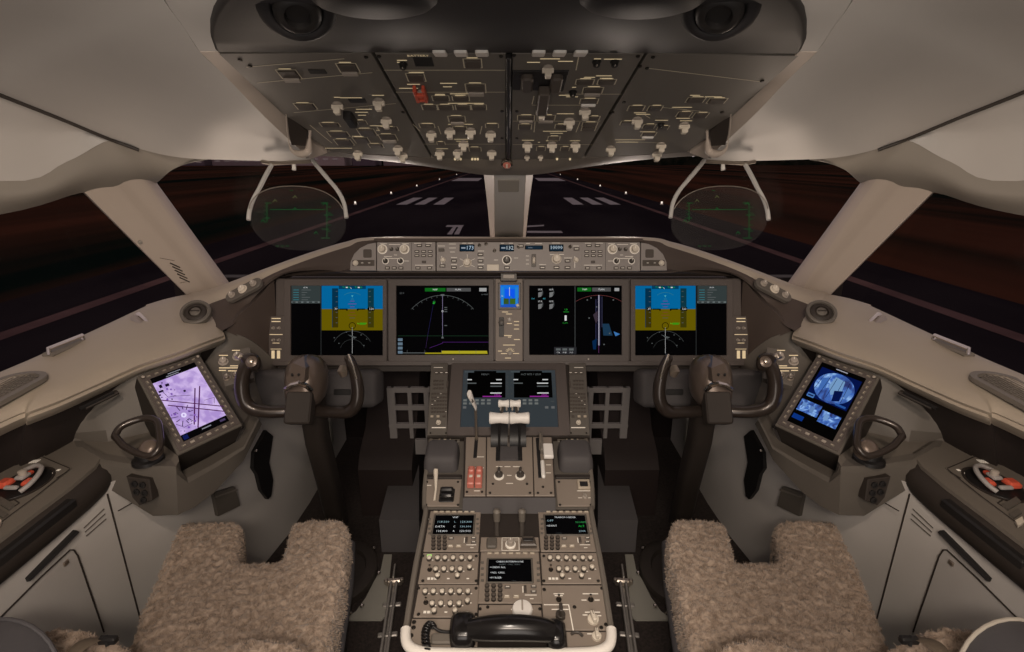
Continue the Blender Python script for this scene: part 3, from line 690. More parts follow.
LG = MB(); DK = MB()
def bars(Lb, F, px0, px1, py, z=.0026, h=.0022, mt=None, seg=None):
    a = F.pix(px0, py); c = F.pix(px1, py); Lb.add([(a[0], a[1]-h/2, z), (c[0], c[1]-h/2, z), (c[0], c[1]+h/2, z), (a[0], a[1]+h/2, z)], [(0, 1, 2, 3)], mt or legend_m, F.M)
for q in ((502, 508, 312), (506, 512, 314), (507, 512, 323.5), (514, 519, 321.5), (514, 519, 325), (514, 519, 329), (503, 512, 335.5), (508, 511, 337), (514, 520, 339.5), (503, 515, 345), (498, 502, 351), (501, 507, 353.5), (513, 519, 353.5), (505, 511, 358)): bars(LG, MP, *q)
x, y = MP.pix(510, 352.5)
for k in range(7):
    an = math.radians(20+k*23); LG.line([(x+.006*math.cos(an), y+.006*math.sin(an)), (x+.015*math.cos(an), y+.015*math.sin(an))], .0013, legend_m, MP.M, .0026)
LG.build('legend', ct)
inst(mast(bar_knob, .007, .014, knobg_m), 'selector', ct, MP.at(x, y-.001, .002)); x, y = MP.pix(509.5, 319.5); inst(mast(round_knob, .0065, .010, knobg_m), 'knob', ct, MP.at(x, y, .002))
# gear lever slot with handle
x, y, w_, h_ = MP.rect(499, 317, 504, 337); b = MB(); b.plate(x, y, w_, h_, .002, .0032, black_m, MP.M, r=.004, ch=.0004); b.build('slot', ct)
b = MB(); b.tube([MP.w(x, y+.012, .002), MP.w(x, y+.014, .028)], .003, steel_m, n=8); b.lathe([(.002, -.004), (.008, -.003), (.009, 0), (.008, .004), (.002, .005)], knobd_m, MP.at(x, y+.014, .032), n=16); b.build('gear_lever', ct)
# small grip under the mode panel centre
x, y, w_, h_ = MP.rect(500.5, 274, 517, 282); b = MB(); b.plate(x, y, w_, h_, .004, .03, knobd_m, MP.M, r=.003, ch=.002); b.plate(x, y+.002, w_*.66, h_*.45, .03, .0325, knobg_m, MP.M, r=.001, ch=.0006)
tag(b.build('annunciator_block'), 'small dark block under the centre of the glareshield mode panel', 'annunciator')
# cream legend strips outboard of the outer screens
for s, w in ((-1, 'left'), (1, 'right')):
    x, y, w_, h_ = MP.rect(*sorted((mx(269, s), mx(284.5, s)))[:1], 316, sorted((mx(269, s), mx(284.5, s)))[1], 364)
    t = thing('brightness_control_panel', 'slim strip with glowing cream legends outboard of the %s outer screen' % w, 'control panel', MP.w(x, y, -.012))
    b = MB(); b.plate(x, y, w_, h_, -.012, .003, bezel_m, MP.M, r=.003, ch=.001); b.build('plate', t)
    Lb = MB()
    for dy in (0, 3): bars(Lb, MP, mx(272, s), mx(281, s), 318.5+dy, .0034, .003)
    for dy in (334.5,): bars(Lb, MP, mx(270, s), mx(283, s), dy, .0034, .0022)
    bars(Lb, MP, mx(273, s), mx(280, s), 343, .0034, .002)
    for px in (273.5, 279): bars(Lb, MP, mx(px-1.6, s), mx(px+1.6, s), 354.5, .0034, .026)
    bars(Lb, MP, mx(271, s), mx(282, s), 349, .0034, .0018)
    Lb.build('legend', t)
    for py in (328, 340):
        for px in (274, 279.5): x, y = MP.pix(mx(px, s), py); inst(mast(round_knob, .0042, .011, knobg_m, knobd_m), 'knob', t, MP.at(x, y, .003))

# ================================================================ GLARESHIELD MODE PANEL
GP = Fr(D(508.5, 256, 1.665), D(608.5, 256, 1.665), D(508.5, 156, 1.665))
def module(name, label, F, box, mt, cat='control panel', z0=-.03, z1=0.0, r=.002, group=None, outline=None):
    x, y, w_, h_ = F.rect(*box); t = thing(name, label, cat, F.w(x, y, z0), group); b = MB()
    if outline: b.prism([F.pix(*p) for p in outline], z0, z1, mt, F.M, .001)
    else: b.plate(x, y, w_, h_, z0, z1, mt, F.M, r=r, ch=.0012)
    b.build('plate', t); return t
bt = lambda w_, h_, f=None: mast(button, w_, h_, .0025, btn_m, f)
def put(t, F, me, nm, px, py, z=0.0, rot=0, label=None): x, y = F.pix(px, py, z); return inst(me, nm, t, F.at(x, y, z, rot), label)
for s, w in ((-1, 'left'), (1, 'right')):
    X = lambda p: mx(p, s)
    out = [(376, 242.5), (368, 244), (360, 248), (354, 254), (350.5, 262), (350, 270.5), (376, 270.5)]
    t = module('warning_light_panel', 'quarter-round end panel with dark square button on the %s end of the mode panel' % w, GP, (350, 242, 376, 271), mcp_m, outline=[(X(a), c) for a, c in (out if s < 0 else out[::-1])])
    put(t, GP, bt(.026, .026), 'button', X(367.5), 253.5); 
    x, y, w_, h_ = GP.rect(*sorted((X(352.5), X(374.5)))[:1], 260, sorted((X(352.5), X(374.5)))[1], 266); b = MB(); b.plate(x, y, w_, h_, 0, .0012, btn_m, GP.M, r=.001, ch=.0003); b.build('button_strip', t)
    put(t, GP, mast(round_knob, .007, .006, knobw_m), 'knob', X(355.5), 263, .001)
    for px in (362.5, 369.5): put(t, GP, bt(.011, .007, legw_m), 'button', X(px), 263, .001)
    t = module('display_control_panel', 'display control panel with two white-rimmed knobs, %s part of the mode panel' % w, GP, (*sorted((X(376.8), X(435.5)))[:1], 242, sorted((X(376.8), X(435.5)))[1], 271), mcp_m)
    b = MB(); x, y = GP.pix(X(411.5), 256.5); b.box((x, y, .0004), (.0012, .088, .0008), knobd_m, GP.M, .0002)
    Lm = MB()
    for px in (382.5, 404.5):
        put(t, GP, mast(round_knob, .0105, .016, knobw_m), 'knob', X(px), 249.2)
        x, y = GP.pix(X(px), 249.2); Lm.lathe([(.0155, .0002), (.0155, .0006), (.0125, .0008)], legw_m, GP.at(x, y), n=24)
    for px in (391.5, 397.5): put(t, GP, mast(round_knob, .005, .009, btn_m), 'knob', X(px), 249.2)
    for px in (385.5, 400.5):
        put(t, GP, mast(round_knob, .0065, .013, knobd_m), 'knob', X(px), 261); x, y = GP.pix(X(px), 261); Lm.lathe([(.0105, .0002), (.0105, .0006), (.0085, .0008)], legw_m, GP.at(x, y), n=20)
    for px in (387.5, 394.3, 401): put(t, GP, bt(.015, .009, legw_m), 'button', X(px), 268)
    for px in (419.5, 428): put(t, GP, bt(.017, .009, legw_m), 'button', X(px), 245.5)
    for r_ in (251.5, 255.7):
        for px in (417, 423.7, 430.3): put(t, GP, bt(.015, .008, legw_m), 'button', X(px), r_)
    put(t, GP, bt(.013, .008), 'button', X(424), 262)
    for px in (418, 429.5): put(t, GP, bt(.016, .009, legw_m), 'button', X(px), 268)
    for a_, c_, d_ in ((380, 387, 243.7), (402, 409, 243.7), (389, 400, 244.5), (384, 392, 256.5), (388, 402, 258.5), (414, 421, 243.2), (426, 432, 243.2), (404, 409, 261), (415, 433, 265.2), (394, 397, 255)): bars(Lm, GP, *sorted((X(a_), X(c_))), d_, .0004, .0016, legw_m)
    Lm.build('legend', t); b.build('seam', t)
t = module('autopilot_mode_panel', 'long central autopilot panel with five small number windows along the glareshield', GP, (436.5, 242, 582, 271), mcp_m)
for k, (x0, x1, txt) in enumerate(((459.5, 474.5, '---'), (499.5, 514, '132'), (525, 543, ' '), (549, 563.5, '10000'))):
    x, y, w_, h_ = GP.rect(x0, 244.5 if k != 2 else 245.5, x1, 251.5 if k != 2 else 249.5)
    b = MB(); b.plate(x, y, w_, h_, 0, .0015, screen_m, GP.M, r=.001, ch=.0004); wn = b.build('number_window', t)
    b = MB(); b.quad(x-w_*.44, y-h_*.4, x+w_*.44, y+h_*.4, emi(lin(28, 42, 54)), GP.M, .0017)
    if k == 0: b.quad(x-w_*.38, y-.002, x-w_*.1, y+.002, emi(lin(140, 150, 160)), GP.M, .0018); b.text('173', x+w_*.2, y, .017, emi(lin(170, 190, 205)), GP.M, .0019)
    if k == 1: b.quad(x-w_*.38, y-.002, x-w_*.1, y+.002, emi(lin(140, 150, 160)), GP.M, .0018); b.text('132', x+w_*.2, y, .017, emi(lin(190, 200, 205)), GP.M, .0019)
    if k == 3: b.text(txt, x, y+.001, .016, emi(lin(190, 205, 215)), GP.M, .0019)
    if k == 2: b.text('---', x-w_*.2, y, .014, emi(lin(140, 150, 160)), GP.M, .0019)
    b.build('digits', wn)
Lm = MB()
put(t, GP, mast(round_knob, .011, .018, knobw_m), 'knob', 467.3, 262.8)
x, y = GP.pix(467.3, 262.8)
for an in (90, 150, 30, 210, 330): c_, s_ = math.cos(math.radians(an)), math.sin(math.radians(an)); Lm.line([(x+.014*c_, y+.014*s_), (x+.027*c_, y+.026*s_)], .0011, legw_m, GP.M, .0004)
put(t, GP, mast(round_knob, .0095, .016, knobd_m), 'knob', 506.8, 260); x, y = GP.pix(506.8, 260); Lm.lathe([(.015, .0002), (.015, .0006), (.0115, .0008)], legw_m, GP.at(x, y), n=20)
put(t, GP, mast(round_knob, .0125, .018, knobw_m), 'knob', 556.5, 259)
for px, py in ((441.5, 250), (454, 261), (454, 267.5), (480.5, 254.5), (480.5, 261), (480.5, 267.5), (442.5, 266), (507, 267.8), (542.5, 267.5), (556.5, 267.5), (567.5, 261), (567.5, 267.5), (576.5, 249), (521, 246)): put(t, GP, bt(.018, .010, legw_m if py != 250 else None), 'button', px, py)
x, y, w_, h_ = GP.rect(487, 264.5, 499, 271); b = MB(); b.plate(x, y, w_, h_, 0, .006, knobw_m, GP.M, r=.002, ch=.001); b.build('disengage_bar', t, label='pale disengage bar')
x, y, w_, h_ = GP.rect(531.5, 254, 536, 267); b = MB(); b.plate(x, y, w_, h_, 0, .002, btn_m, GP.M, r=.002, ch=.0004); b.build('slot', t)
b = MB(); b.lathe([(.009, -.0045), (.011, -.003), (.011, .003), (.009, .0045)], knobw_m, GP.at(x, y, .004) @ Matrix.Rotation(PI/2, 4, 'Y'), n=18); b.build('thumbwheel', t)
for px in (443, 576): 
    x, y = GP.pix(px, 262); Lm.line([(x-.004, y-.018), (x-.004, y+.018)], .0016, legw_m, GP.M, .0004); put(t, GP, mast(round_knob, .0065, .009, knobw_m), 'knob', px, 260)
for a_, c_, d_ in ((438, 445, 246), (449, 456, 244), (449, 456, 248), (450, 455, 252), (462, 466, 243.2), (468, 473, 243.2), (451, 457, 257.5), (478, 484, 251), (478, 484, 258), (478, 484, 264.5), (451, 457, 264.5), (501, 504, 243.2), (509, 513, 243.2), (494, 498, 260), (514, 518, 258), (526, 530, 243.4), (535, 542, 243.4), (526, 529, 256), (526, 529, 260), (526, 529, 264), (552, 560, 243), (550, 555, 254.5), (559, 564, 254.5), (539, 546, 264.5), (564, 572, 258), (573, 579, 246)): bars(Lm, GP, a_, c_, d_, .0004, .0016, legw_m)
Lm.build('legend', t)
tg = mast(toggle, .0035, .013)
for px, py in ((479.5, 245.5), (518.5, 247), (570, 247), (486, 244), (494.5, 251)): put(t, GP, tg, 'switch', px, py)
# underside of the hood between mode panel and screens
b = MB(); b.add([GP.w(*GP.pix(350, 271)) + V((0, .01, 0)), GP.w(*GP.pix(667, 271)) + V((0, .01, 0)), MP.w(*MP.pix(735, 277.5)) + V((0, .02, 0)), MP.w(*MP.pix(282, 277.5)) + V((0, .02, 0))], [(0, 1, 2, 3)], glare_m)
for p in list(b.v[:4]): b.v.append(p + V((0, .03, .012)))
b.f += [(4, 5, 6, 7), (0, 1, 5, 4), (1, 2, 6, 5), (2, 3, 7, 6), (3, 0, 4, 7)]; b.m += [0]*5
struct(b.build('trim_11'))
b = MB(); x, y, w_, h_ = GP.rect(374, 238.4, 643, 242.2); b.plate(x, y, w_, h_*.9, -.05, .004, glare_m, GP.M, r=.003, ch=.002); struct(b.build('trim_12'))

# reading light clusters and round vents at the glareshield ends
for s, w in ((-1, 'left'), (1, 'right')):
    X = lambda p: mx(p, s)
    F = Fr(D(X(246), 290, 1.655), D(X(246)+10, 290-s*-5.5 if 0 else 290 + (-5.3 if s < 0 else 5.3), 1.655), D(X(246), 280, 1.675))
    x, y = F.pix(X(243), 289.5); t = thing('panel_light_control', 'oval inset with three round knobs at the %s end of the glareshield' % w, 'control panel', F.w(x, y, -.01))
    b = MB(); b.plate(x, y, .125, .040, -.012, .001, console_m, F.M, r=.0195, ch=.002, seg=6); b.build('plate', t)
    for k in (-1, 0, 1):
        xx, yy = x + k*.038, y; inst(mast(round_knob, .0085 if k else .012, .010, knobw_m if k == 0 else knobg_m), 'knob', t, F.at(xx, yy, .001))
    F = Fr(D(X(195.5), 312, 1.585), D(X(195.5)+10, 312, 1.585+(.006 if s < 0 else -.006)), D(X(195.5), 302, 1.602))
    t = thing('round_air_vent', 'round swivelling air vent at the %s corner of the sill below the pillar' % w, 'vent', F.w(0, 0, -.01))
    b = MB(); b.lathe([(.042, -.014), (.042, .002), (.038, .005), (.033, .004), (.031, -.004)], console_m, F.M, n=32); b.build('outer_ring', t)
    b = MB(); b.lathe([(.030, -.008), (.030, .000), (.024, .004), (.019, .004), (.017, -.002)], bolster_m, F.M, n=28); b.build('inner_ring', t)
    b = MB(); b.lathe([(.015, -.006), (.014, .004), (.006, .008)], console_m, F.M, n=20); b.box((0, 0, .008), (.024, .004, .004), bolster_m, F.M, .001); b.build('nozzle', t)
# ================================================================ LOWER CENTRE DISPLAY AND PEDESTAL
_a, _b = D(508.5, 362, 1.735), D(508.5, 438, 1.585)
LD = Fr(_a, _a + V((1, 0, 0)), _b)
t, G = unit('display_unit', 'slate and black lower screen with two text pages, behind the white thrust lever handles', LD, (449, 363.5, 568, 436), (461.5, 370, 557, 427.5), z=.004, th=.02, sm=screen2_m)
for k, u0 in enumerate((.02, .515)):
    G.q(u0+.035, .02, u0+.44, .50, (0, 0, .001)); G.t('ACT RTE 1 LEGS' if k else 'MENU', u0+.22, .085, .045, GRY); G.q(u0, .02, u0+.10, .05, lin(80, 90, 95), .6); G.q(u0+.34, .02, u0+.44, .05, lin(70, 80, 85), .6)
    for v, a_, c_, cl in ((.17, .03, .08, WHT), (.235, .03, .13, GRY), (.17, .34, .40, WHT), (.235, .28, .40, WHT), (.29, .28, .40, GRY), (.41, .28, .40, WHT)): G.q(u0+.03+a_-.03, v, u0+c_, v+.02, cl, .8)
    G.q(u0+.2, .47, u0+.40, .49, MAG, .7); G.t('3456', u0+.355, .455, .05, MAG)
    for q in range(4): G.q(u0+.003, .12+q*.1, u0+.018, .15+q*.1, GRY, .4); G.q(u0+.452, .12+q*.1, u0+.467, .15+q*.1, GRY, .4)
for k in range(5):
    for r_ in (0, 1): 
        for u0 in (.02, .64):
            if not (u0 > .5 and k > 2): G.q(u0+k*.062, .53+r_*.055, u0+.038+k*.062, .565+r_*.055, lin(120, 122, 120), .7)
G.q(.02, .65, .055, .69, lin(110, 112, 112), .7); G.q(.87, .65, .905, .69, lin(110, 112, 112), .7); G.q(.935, .65, .97, .69, lin(110, 112, 112), .7); G.q(.93, .56, .97, .57, GRY, .6)
G.l([(.5, 0), (.5, .52)], .001, lin(50, 60, 60)); G.build(t)
for s, w in ((-1, 'left'), (1, 'right')):
    X = lambda p: mx(p, s)
    o = [(431.5, 364), (448, 364), (447, 436), (427.5, 436)]; o = [(X(a), c) for a, c in o]
    if s > 0: o = o[::-1]
    t = module('keyboard_unit', 'narrow keyboard unit with rows of small dark keys %s of the lower screen' % w, LD, (*sorted((X(429), X(447)))[:1], 364, sorted((X(429), X(447)))[1], 436), console_m, outline=o, z0=-.02, z1=.006)
    kb = mast(button, .0075, .0065, .0022, btn_m, None); sk = mast(button, .0075, .0065, .0022, btn_m, legw_m)
    for k in range(3): put(t, LD, mast(button, .012, .009, .003, btn_m, legw_m), 'button', X(436.5+k*5) if s < 0 else X(436+k*5.2), 373, .006)
    for r_ in range(3):
        for k in range(4): put(t, LD, kb, 'key', X(434.5+k*2.7), 381+r_*3.7, .006)
    for r_ in range(6):
        for k in range(6): put(t, LD, sk if (r_+k) % 7 == 3 else kb, 'key', X(432.6+k*2.75 - r_*.08), 394+r_*3.6, .006)
    put(t, LD, mast(button, .006, .022, .003, btn_m, None), 'button', X(447.5 if s < 0 else 447), 384.5, .006)
    for k in range(3): put(t, LD, mast(button, .009, .007, .003, btnl_m if k < 2 else btn_m, None), 'button', X(432+k*6), 416.5, .006)
    put(t, LD, mast(round_knob, .006, .009, knobw_m, knobd_m), 'knob', X(438.5), 422.5, .006)
    Lm = MB(); bars(Lm, LD, *sorted((X(434), X(443))), 368.5, .0066, .002, legw_m); bars(Lm, LD, *sorted((X(432), X(446))), 428.5, .0066, .003, legw_m); Lm.build('legend', t)
    for px, py in ((430.5, 433), (446, 433)): put(t, LD, mast(screwm, .003), 'fastener', X(px), py, .006)

# pedestal body
TQa, TQb = D(508.5, 437, 1.56), D(508.5, 497, 1.36)
TQ = Fr(TQa, TQa + V((1, 0, 0)), TQb)
SPa, SPb = D(508.5, 438, 1.605), D(508.5, 510, 1.375)
SP = Fr(SPa, SPa + V((1, 0, 0)), SPb)
APa = D(508.5, 512, 1.36); APb = D(508.5, 630, 1.068)
AP = Fr(APa, APa + V((1, 0, 0)), APb)
root = thing('centre_pedestal', 'brown-grey centre pedestal between the two pilot seats with a white rounded aft rim', 'pedestal', (0, 1.1, 0))
prof = [(AP, 403.5, 630), (AP, 424, 513), (SP, 423.5, 508), (SP, 424.5, 480), (SP, 430, 440), (LD, 427, 437), (LD, 431, 363)]
edge = [F.w(*F.pix(px, py), -.004) for F, px, py in prof]
def bodysec(pl, dz, inset=0): return None
b = MB(); N = len(edge); vs = []
for p in edge: vs += [V((p.x, p.y, p.z)), V((-p.x, p.y, p.z))]
for p in edge: vs += [V((p.x*.96, p.y, 0.0)), V((-p.x*.96, p.y, 0.0))]
fs = [(2*i, 2*i+1, 2*i+3, 2*i+2) for i in range(N-1)] + [(2*N+2*i, 2*N+2*i+2, 2*N+2*i+3, 2*N+2*i+1) for i in range(N-1)]
fs += [(2*i, 2*i+2, 2*N+2*i+2, 2*N+2*i) for i in range(N-1)] + [(2*i+1, 2*N+2*i+1, 2*N+2*i+3, 2*i+3) for i in range(N-1)]
fs += [(0, 2*N, 2*N+1, 1), (2*N-2, 2*N-1, 4*N-1, 4*N-2)]
b.add(vs, fs, bolster_m); b.build('body', root)
for s in (-1, 1):
    b = MB(); pts = [mir(F.w(*F.pix(px, py), .001), s) for F, px, py in ((AP, 406, 628), (AP, 415, 570), (AP, 425.5, 514), (SP, 424.5, 506), (SP, 425.5, 480), (SP, 430, 444), (SP, 431.5, 440))]
    b.tube(catmull(pts, 40), .0065, console2_m, n=8); b.build('edge_rail', root)
# white rounded rim at the aft end
pts = [AP.w(*AP.pix(px, py), .006) for px, py in ((406, 631), (406, 640), (409, 648), (419, 653.5), (440, 655.5), (508.5, 656), (577, 655.5), (598, 653.5), (608, 648), (611, 640), (611, 631))]
b = MB(); b.tube(catmull(pts, 60), .0105, rim_m, n=12, flat=1.0); b.build('aft_rim', root)
skirt = [V((p.x, p.y, p.z)) for p in catmull(pts, 60)]
b = MB(); b.loft([skirt, [V((p.x*.98, p.y, .02)) for p in skirt]], console2_m, n=60, m=2, off=V((0, .01, 0))); b.build('aft_skirt', root)
# base plate under the modules
b = MB(); o = [(426, 513), (591, 513), (611, 629), (611, 652), (406, 652), (406, 629)]; b.prism([AP.pix(*p) for p in o][::-1], -.02, -.0025, bolster_m, AP.M); b.build('module_frame', root)
# side plates and palm rests
for s, w in ((-1, 'left'), (1, 'right')):
    X = lambda p: mx(p, s)
    o = [(432, 441), (464.5, 441), (463, 509), (425, 509), (425.5, 480)]; b = MB(); q = [SP.pix(X(a), c) for a, c in o]; b.prism(q if s < 0 else q[::-1], -.02, 0, console_m, SP.M, .001); b.build('side_deck', root)
    # palm rest hump
    t = thing('palm_rest', 'smooth brown hump-shaped palm rest on the %s shoulder of the pedestal' % w, 'palm rest', SP.w(*SP.pix(X(442), 465)))
    b = MB(); secs = []
    x0, y0 = SP.pix(X(442), 462); 
    for k, (u, sc, h) in enumerate(((0, 1.0, 0), (.2, .99, .012), (.5, .95, .026), (.8, .88, .035), (.95, .80, .039), (1, .68, .041))):
        secs.append([SP.w(x0 + p[0]*sc, y0 + .004 + (p[1]*sc) + h*.25, h) for p in rrect(.098, .090, .018, 5)])
    b.sections(secs, foot_m); b.build('pad', t, sharp=1.0)
    b = MB(); x, y, w_, h_ = SP.rect(*sorted((X(425), X(462)))[:1], 475.5, sorted((X(425), X(462)))[1], 479.5); b.plate(x, y, w_, h_, 0, .006, bolster_m, SP.M, r=.003, ch=.002); b.build('lip', t)
    # small plate above the hump
    t = module('small_button_panel', 'small plate with two tiny buttons above the %s palm rest' % w, SP, (*sorted((X(433), X(460)))[:1], 435.5, sorted((X(433), X(460)))[1], 442.5), console2_m, z0=0, z1=.004)
    x, y, w_, h_ = SP.rect(*sorted((X(439), X(451)))[:1], 437, sorted((X(439), X(451)))[1], 441); b = MB(); b.plate(x, y, w_, h_, .004, .006, btnl_m, SP.M, r=.001, ch=.0005); b.build('button_frame', t)
    for px in (442, 448): put(t, SP, mast(button, .010, .009, .002, black_m, None), 'button', X(px), 439, .006)
    for px in (435, 456): put(t, SP, mast(screwm, .004), 'fastener', X(px), 441, .004)
# left trim plate
t = module('trim_control_plate', 'square plate with an ivory lever and a black knob below the left palm rest', SP, (424.5, 480, 460.5, 507), ped_m, z0=0, z1=.004)
for p in ((427, 482), (458, 482), (426, 505), (458, 505)): put(t, SP, mast(screwm, .0035), 'fastener', *p, .004)
p = SP.pix(434.5, 502); q = SP.pix(436.5, 479)
b = MB(); b.tube([SP.w(p[0], p[1], .006), SP.w(p[0]+.001, p[1]+.03, .014), SP.w(q[0], q[1], .028), SP.w(q[0], q[1]+.006, .031)], [.003, .0032, .0068, .006], knobw_m, n=12); b.build('lever', t, label='ivory lever')
b = MB(); x, y = SP.pix(447, 496.5); b.plate(x, y, .040, .045, .004, .007, black_m, SP.M, r=.004, ch=.001); b.box((x, y+.006, .016), (.034, .014, .022), black_m, SP.M, .004); b.box((x, y-.010, .013), (.034, .012, .016), blackg_m, SP.M, .004); b.build('trim_switch', t)
Lm = MB(); bars(Lm, SP, 427, 431.5, 486.5, .0046, .0025, legw_m); Lm.build('legend', t)
# right plate
t = module('fuel_control_plate', 'square plate with a guarded button and a small knob below the right palm rest', SP, (556.5, 480, 592.5, 507), ped_m, z0=0, z1=.004)
for p in ((559, 482), (590, 482), (560, 505), (591, 505)): put(t, SP, mast(screwm, .0035), 'fastener', *p, .004)
b = MB(); x, y = SP.pix(583.5, 486); ring(b, x, y, .034, .032, .022, .020, .004, .010, btnl_m, SP.M, r=.003); b.plate(x, y, .022, .02, .005, .008, black_m, SP.M); b.build('guarded_button', t)
put(t, SP, mast(bar_knob, .006, .012, knobg_m), 'knob', 585, 497, .004, .6); Lm = MB(); bars(Lm, SP, 577, 590, 492, .0046, .0025, legw_m); bars(Lm, SP, 578, 582, 499, .0046, .002, legw_m); bars(Lm, SP, 588, 591, 499, .0046, .002, legw_m); Lm.build('legend', t)

# ---- throttle quadrant
q = thing('throttle_quadrant', 'raised throttle quadrant with white thrust handles in the middle of the pedestal', 'throttle quadrant', TQ.w(*TQ.pix(508.5, 470), -.03))
b = MB(); o = [(464, 436), (553, 436), (555.5, 496.5), (463, 496.5)]; b.prism([TQ.pix(*p) for p in o][::-1], -.05, -.004, bolster_m, TQ.M); b.build('housing', q)
for nm, o in (('left_strip', [(466, 437), (486, 437), (485.5, 495.5), (464.5, 495.5)]), ('centre_plate', [(487, 437), (532, 437), (533.5, 495.5), (486.5, 495.5)]), ('right_strip', [(533, 437), (551.5, 437), (554.5, 495.5), (534.5, 495.5)])):
    b = MB(); b.prism([TQ.pix(*p) for p in o][::-1], -.006, 0, ped_m, TQ.M, .001); b.build('deck_plate', q)
# curved dark cover around the lever slots
b = MB()
for side in (-1, 1):
    x, y, w_, h_ = TQ.rect(*((491, 432, 507.6, 449) if side < 0 else (509.8, 432, 526, 449)))
    secs = []
    for a_ in range(7):
        an = a_/6*PI/2; secs.append([TQ.w(x+dx, y+h_*.9 - h_*1.3*math.sin(an), .045*math.cos(an) + dz) for dx, dz in ((-w_/2, 0), (w_/2, 0), (w_/2, -.012), (-w_/2, -.012))])
    b.sections(secs, black_m)
b.build('slot_cover', q)
x, y, w_, h_ = TQ.rect(500, 447, 518, 461); b = MB(); b.plate(x, y, w_, h_, 0, .004, foot_m, TQ.M, r=.003, ch=.001); b.build('centre_block', q)
for px in (498.5, 519.5):
    x, y, w_, h_ = TQ.rect(px-2.6, 441, px+2.6, 461); b = MB(); b.plate(x, y, w_, h_, 0, .0012, black_m, TQ.M, r=.002, ch=.0004); b.build('lever_slot', q)
b = MB(); b.tube([TQ.w(*TQ.pix(509.2, 449), .008), D(509, 436, 1.54), D(509, 424, 1.545)], .0022, steel_m, n=6); b.build('divider', q)
for k, (hx, rx_, w) in enumerate(((499.2, 503.7, 'left'), (519.5, 515.3, 'right'))):
    hd = 1.50
    H = D(hx, 418, hd); base = TQ.w(*TQ.pix(hx, 450), 0)
    b = MB(); b.tube([base, base.lerp(H, .5) + V((0, .004, .004)), H], [.006, .0065, .007], black_m, n=8, flat=.5); lv = b.build('thrust_lever', q)
    hw = .0285; sg = -1 if k == 0 else 1
    b = MB(); R = Matrix.Translation(H) @ Matrix.Rotation(PI/2, 4, 'Y')
    b.lathe([(.004, -hw), (.0155, -hw*.98), (.0175, -hw*.85), (.0150, -hw*.3), (.0145, hw*.1), (.0165, hw*.75), (.0172, hw*.9), (.014, hw*.99), (.004, hw)], white_m, R, n=24); b.build('handle', lv, label='white thrust handle')
    b = MB(); Hr = D(rx_, 403.5, 1.485); b.tube([H + V((-sg*.006, .005, .01)), Hr], .0045, knobd_m, n=8)
    rl = b.build('reverse_lever', q); b = MB(); R = Matrix.Translation(Hr) @ Matrix.Rotation(PI/2, 4, 'Y')
    b.lathe([(.003, -.0155), (.0095, -.0150), (.0110, -.012), (.0085, -.003), (.0090, .003), (.011, .012), (.0095, .015), (.003, .0155)], white_m, R, n=20)
    for z_ in (-.008, .008): b.tube([Hr + V((z_, 0, -.008)), Hr + V((z_, .004, -.022))], .0028, knobg_m, n=6)
    b.build('handle', rl, label='white reverse handle')
# speed brake lever
bs = TQ.w(*TQ.pix(476.5, 440), 0); H0, H1 = D(475.5, 407, 1.49), D(469.5, 394, 1.46)
b = MB(); b.tube([bs, bs.lerp(H0, .5), H0], .0038, steel_m, n=8); lv = b.build('speedbrake_lever', q)
b = MB(); b.tube([D(475.8, 409, 1.495), H0, D(472.5, 400.5, 1.475), H1, D(469.2, 393.2, 1.458)], [.006, .0085, .0105, .0145, .0125], white_m, n=10, flat=.5); hnd = b.build('handle', lv, label='white tapered paddle')
b = MB(); Fh = Fr(D(472.2, 400.5, 1.468), D(476, 399, 1.468), D(469.5, 394, 1.452)); b.plate(0, .004, .006, .014, .003, .0058, knobd_m, Fh.M, r=.001, ch=.0003); b.build('marking', hnd)
x, y, w_, h_ = TQ.rect(474, 438, 477.5, 458); b = MB(); b.plate(x, y, w_, h_, 0, .0012, black_m, TQ.M, r=.002, ch=.0004); b.build('lever_slot', q)
# fuel cutoff switches
for px in (471.2, 479):
    x, y, w_, h_ = TQ.rect(px-3.5, 471, px+3.5, 489); b = MB(); b.box((x, y, .010), (w_, h_, .02), redl_m, TQ.M, .003); b.box((x, y+h_*.25, .022), (w_*.8, h_*.3, .010), redl_m, TQ.M, .003); b.box((x, y-h_*.1, .0205), (w_*.5, h_*.12, .002), knobw_m, TQ.M, .0004)
    b.build('fuel_cutoff_switch', q, label='faded red cutoff switch')
for px in (499, 520.3):
    x, y = TQ.pix(px, 475.5)
    b = MB(); b.lathe([(.0135, .0), (.0135, .002), (.0105, .002)], legw_m, TQ.at(x, y-.004), n=20); b.build('dial_ring', q)
    inst(mast(bar_knob, .0095, .022, knobd_m), 'knob', q, TQ.at(x, y, .001))
# flap lever
x, y, w_, h_ = TQ.rect(537, 438, 540.5, 478); b = MB(); b.plate(x, y, w_, h_, 0, .0012, black_m, TQ.M, r=.002, ch=.0004); b.build('lever_slot', q)
b = MB(); b.tube([TQ.w(*TQ.pix(540, 450), 0), D(540.3, 432.5, 1.51)], .0035, steel_m, n=8)
b.box(tuple(TQ.pix(541.3, 446)) + (.012,), (.010, .075, .02), console2_m, TQ.M, .003); fl = b.build('flap_lever', q)
b = MB(); x, y, w_, h_ = TQ.rect(543.5, 444, 553, 457, .02); b.box((x, y, .018), (w_, h_, .012), white_m, TQ.M, .002); b.build('placard', q, label='white rectangular placard block')
b = MB(); x, y, w_, h_ = TQ.rect(541, 461, 544.8, 477.5, .006); b.box((x, y, .006), (w_, h_, .012), white_m, TQ.M, .003); b.build('flap_gate_slider', q, label='white slim slider')
Lm = MB()
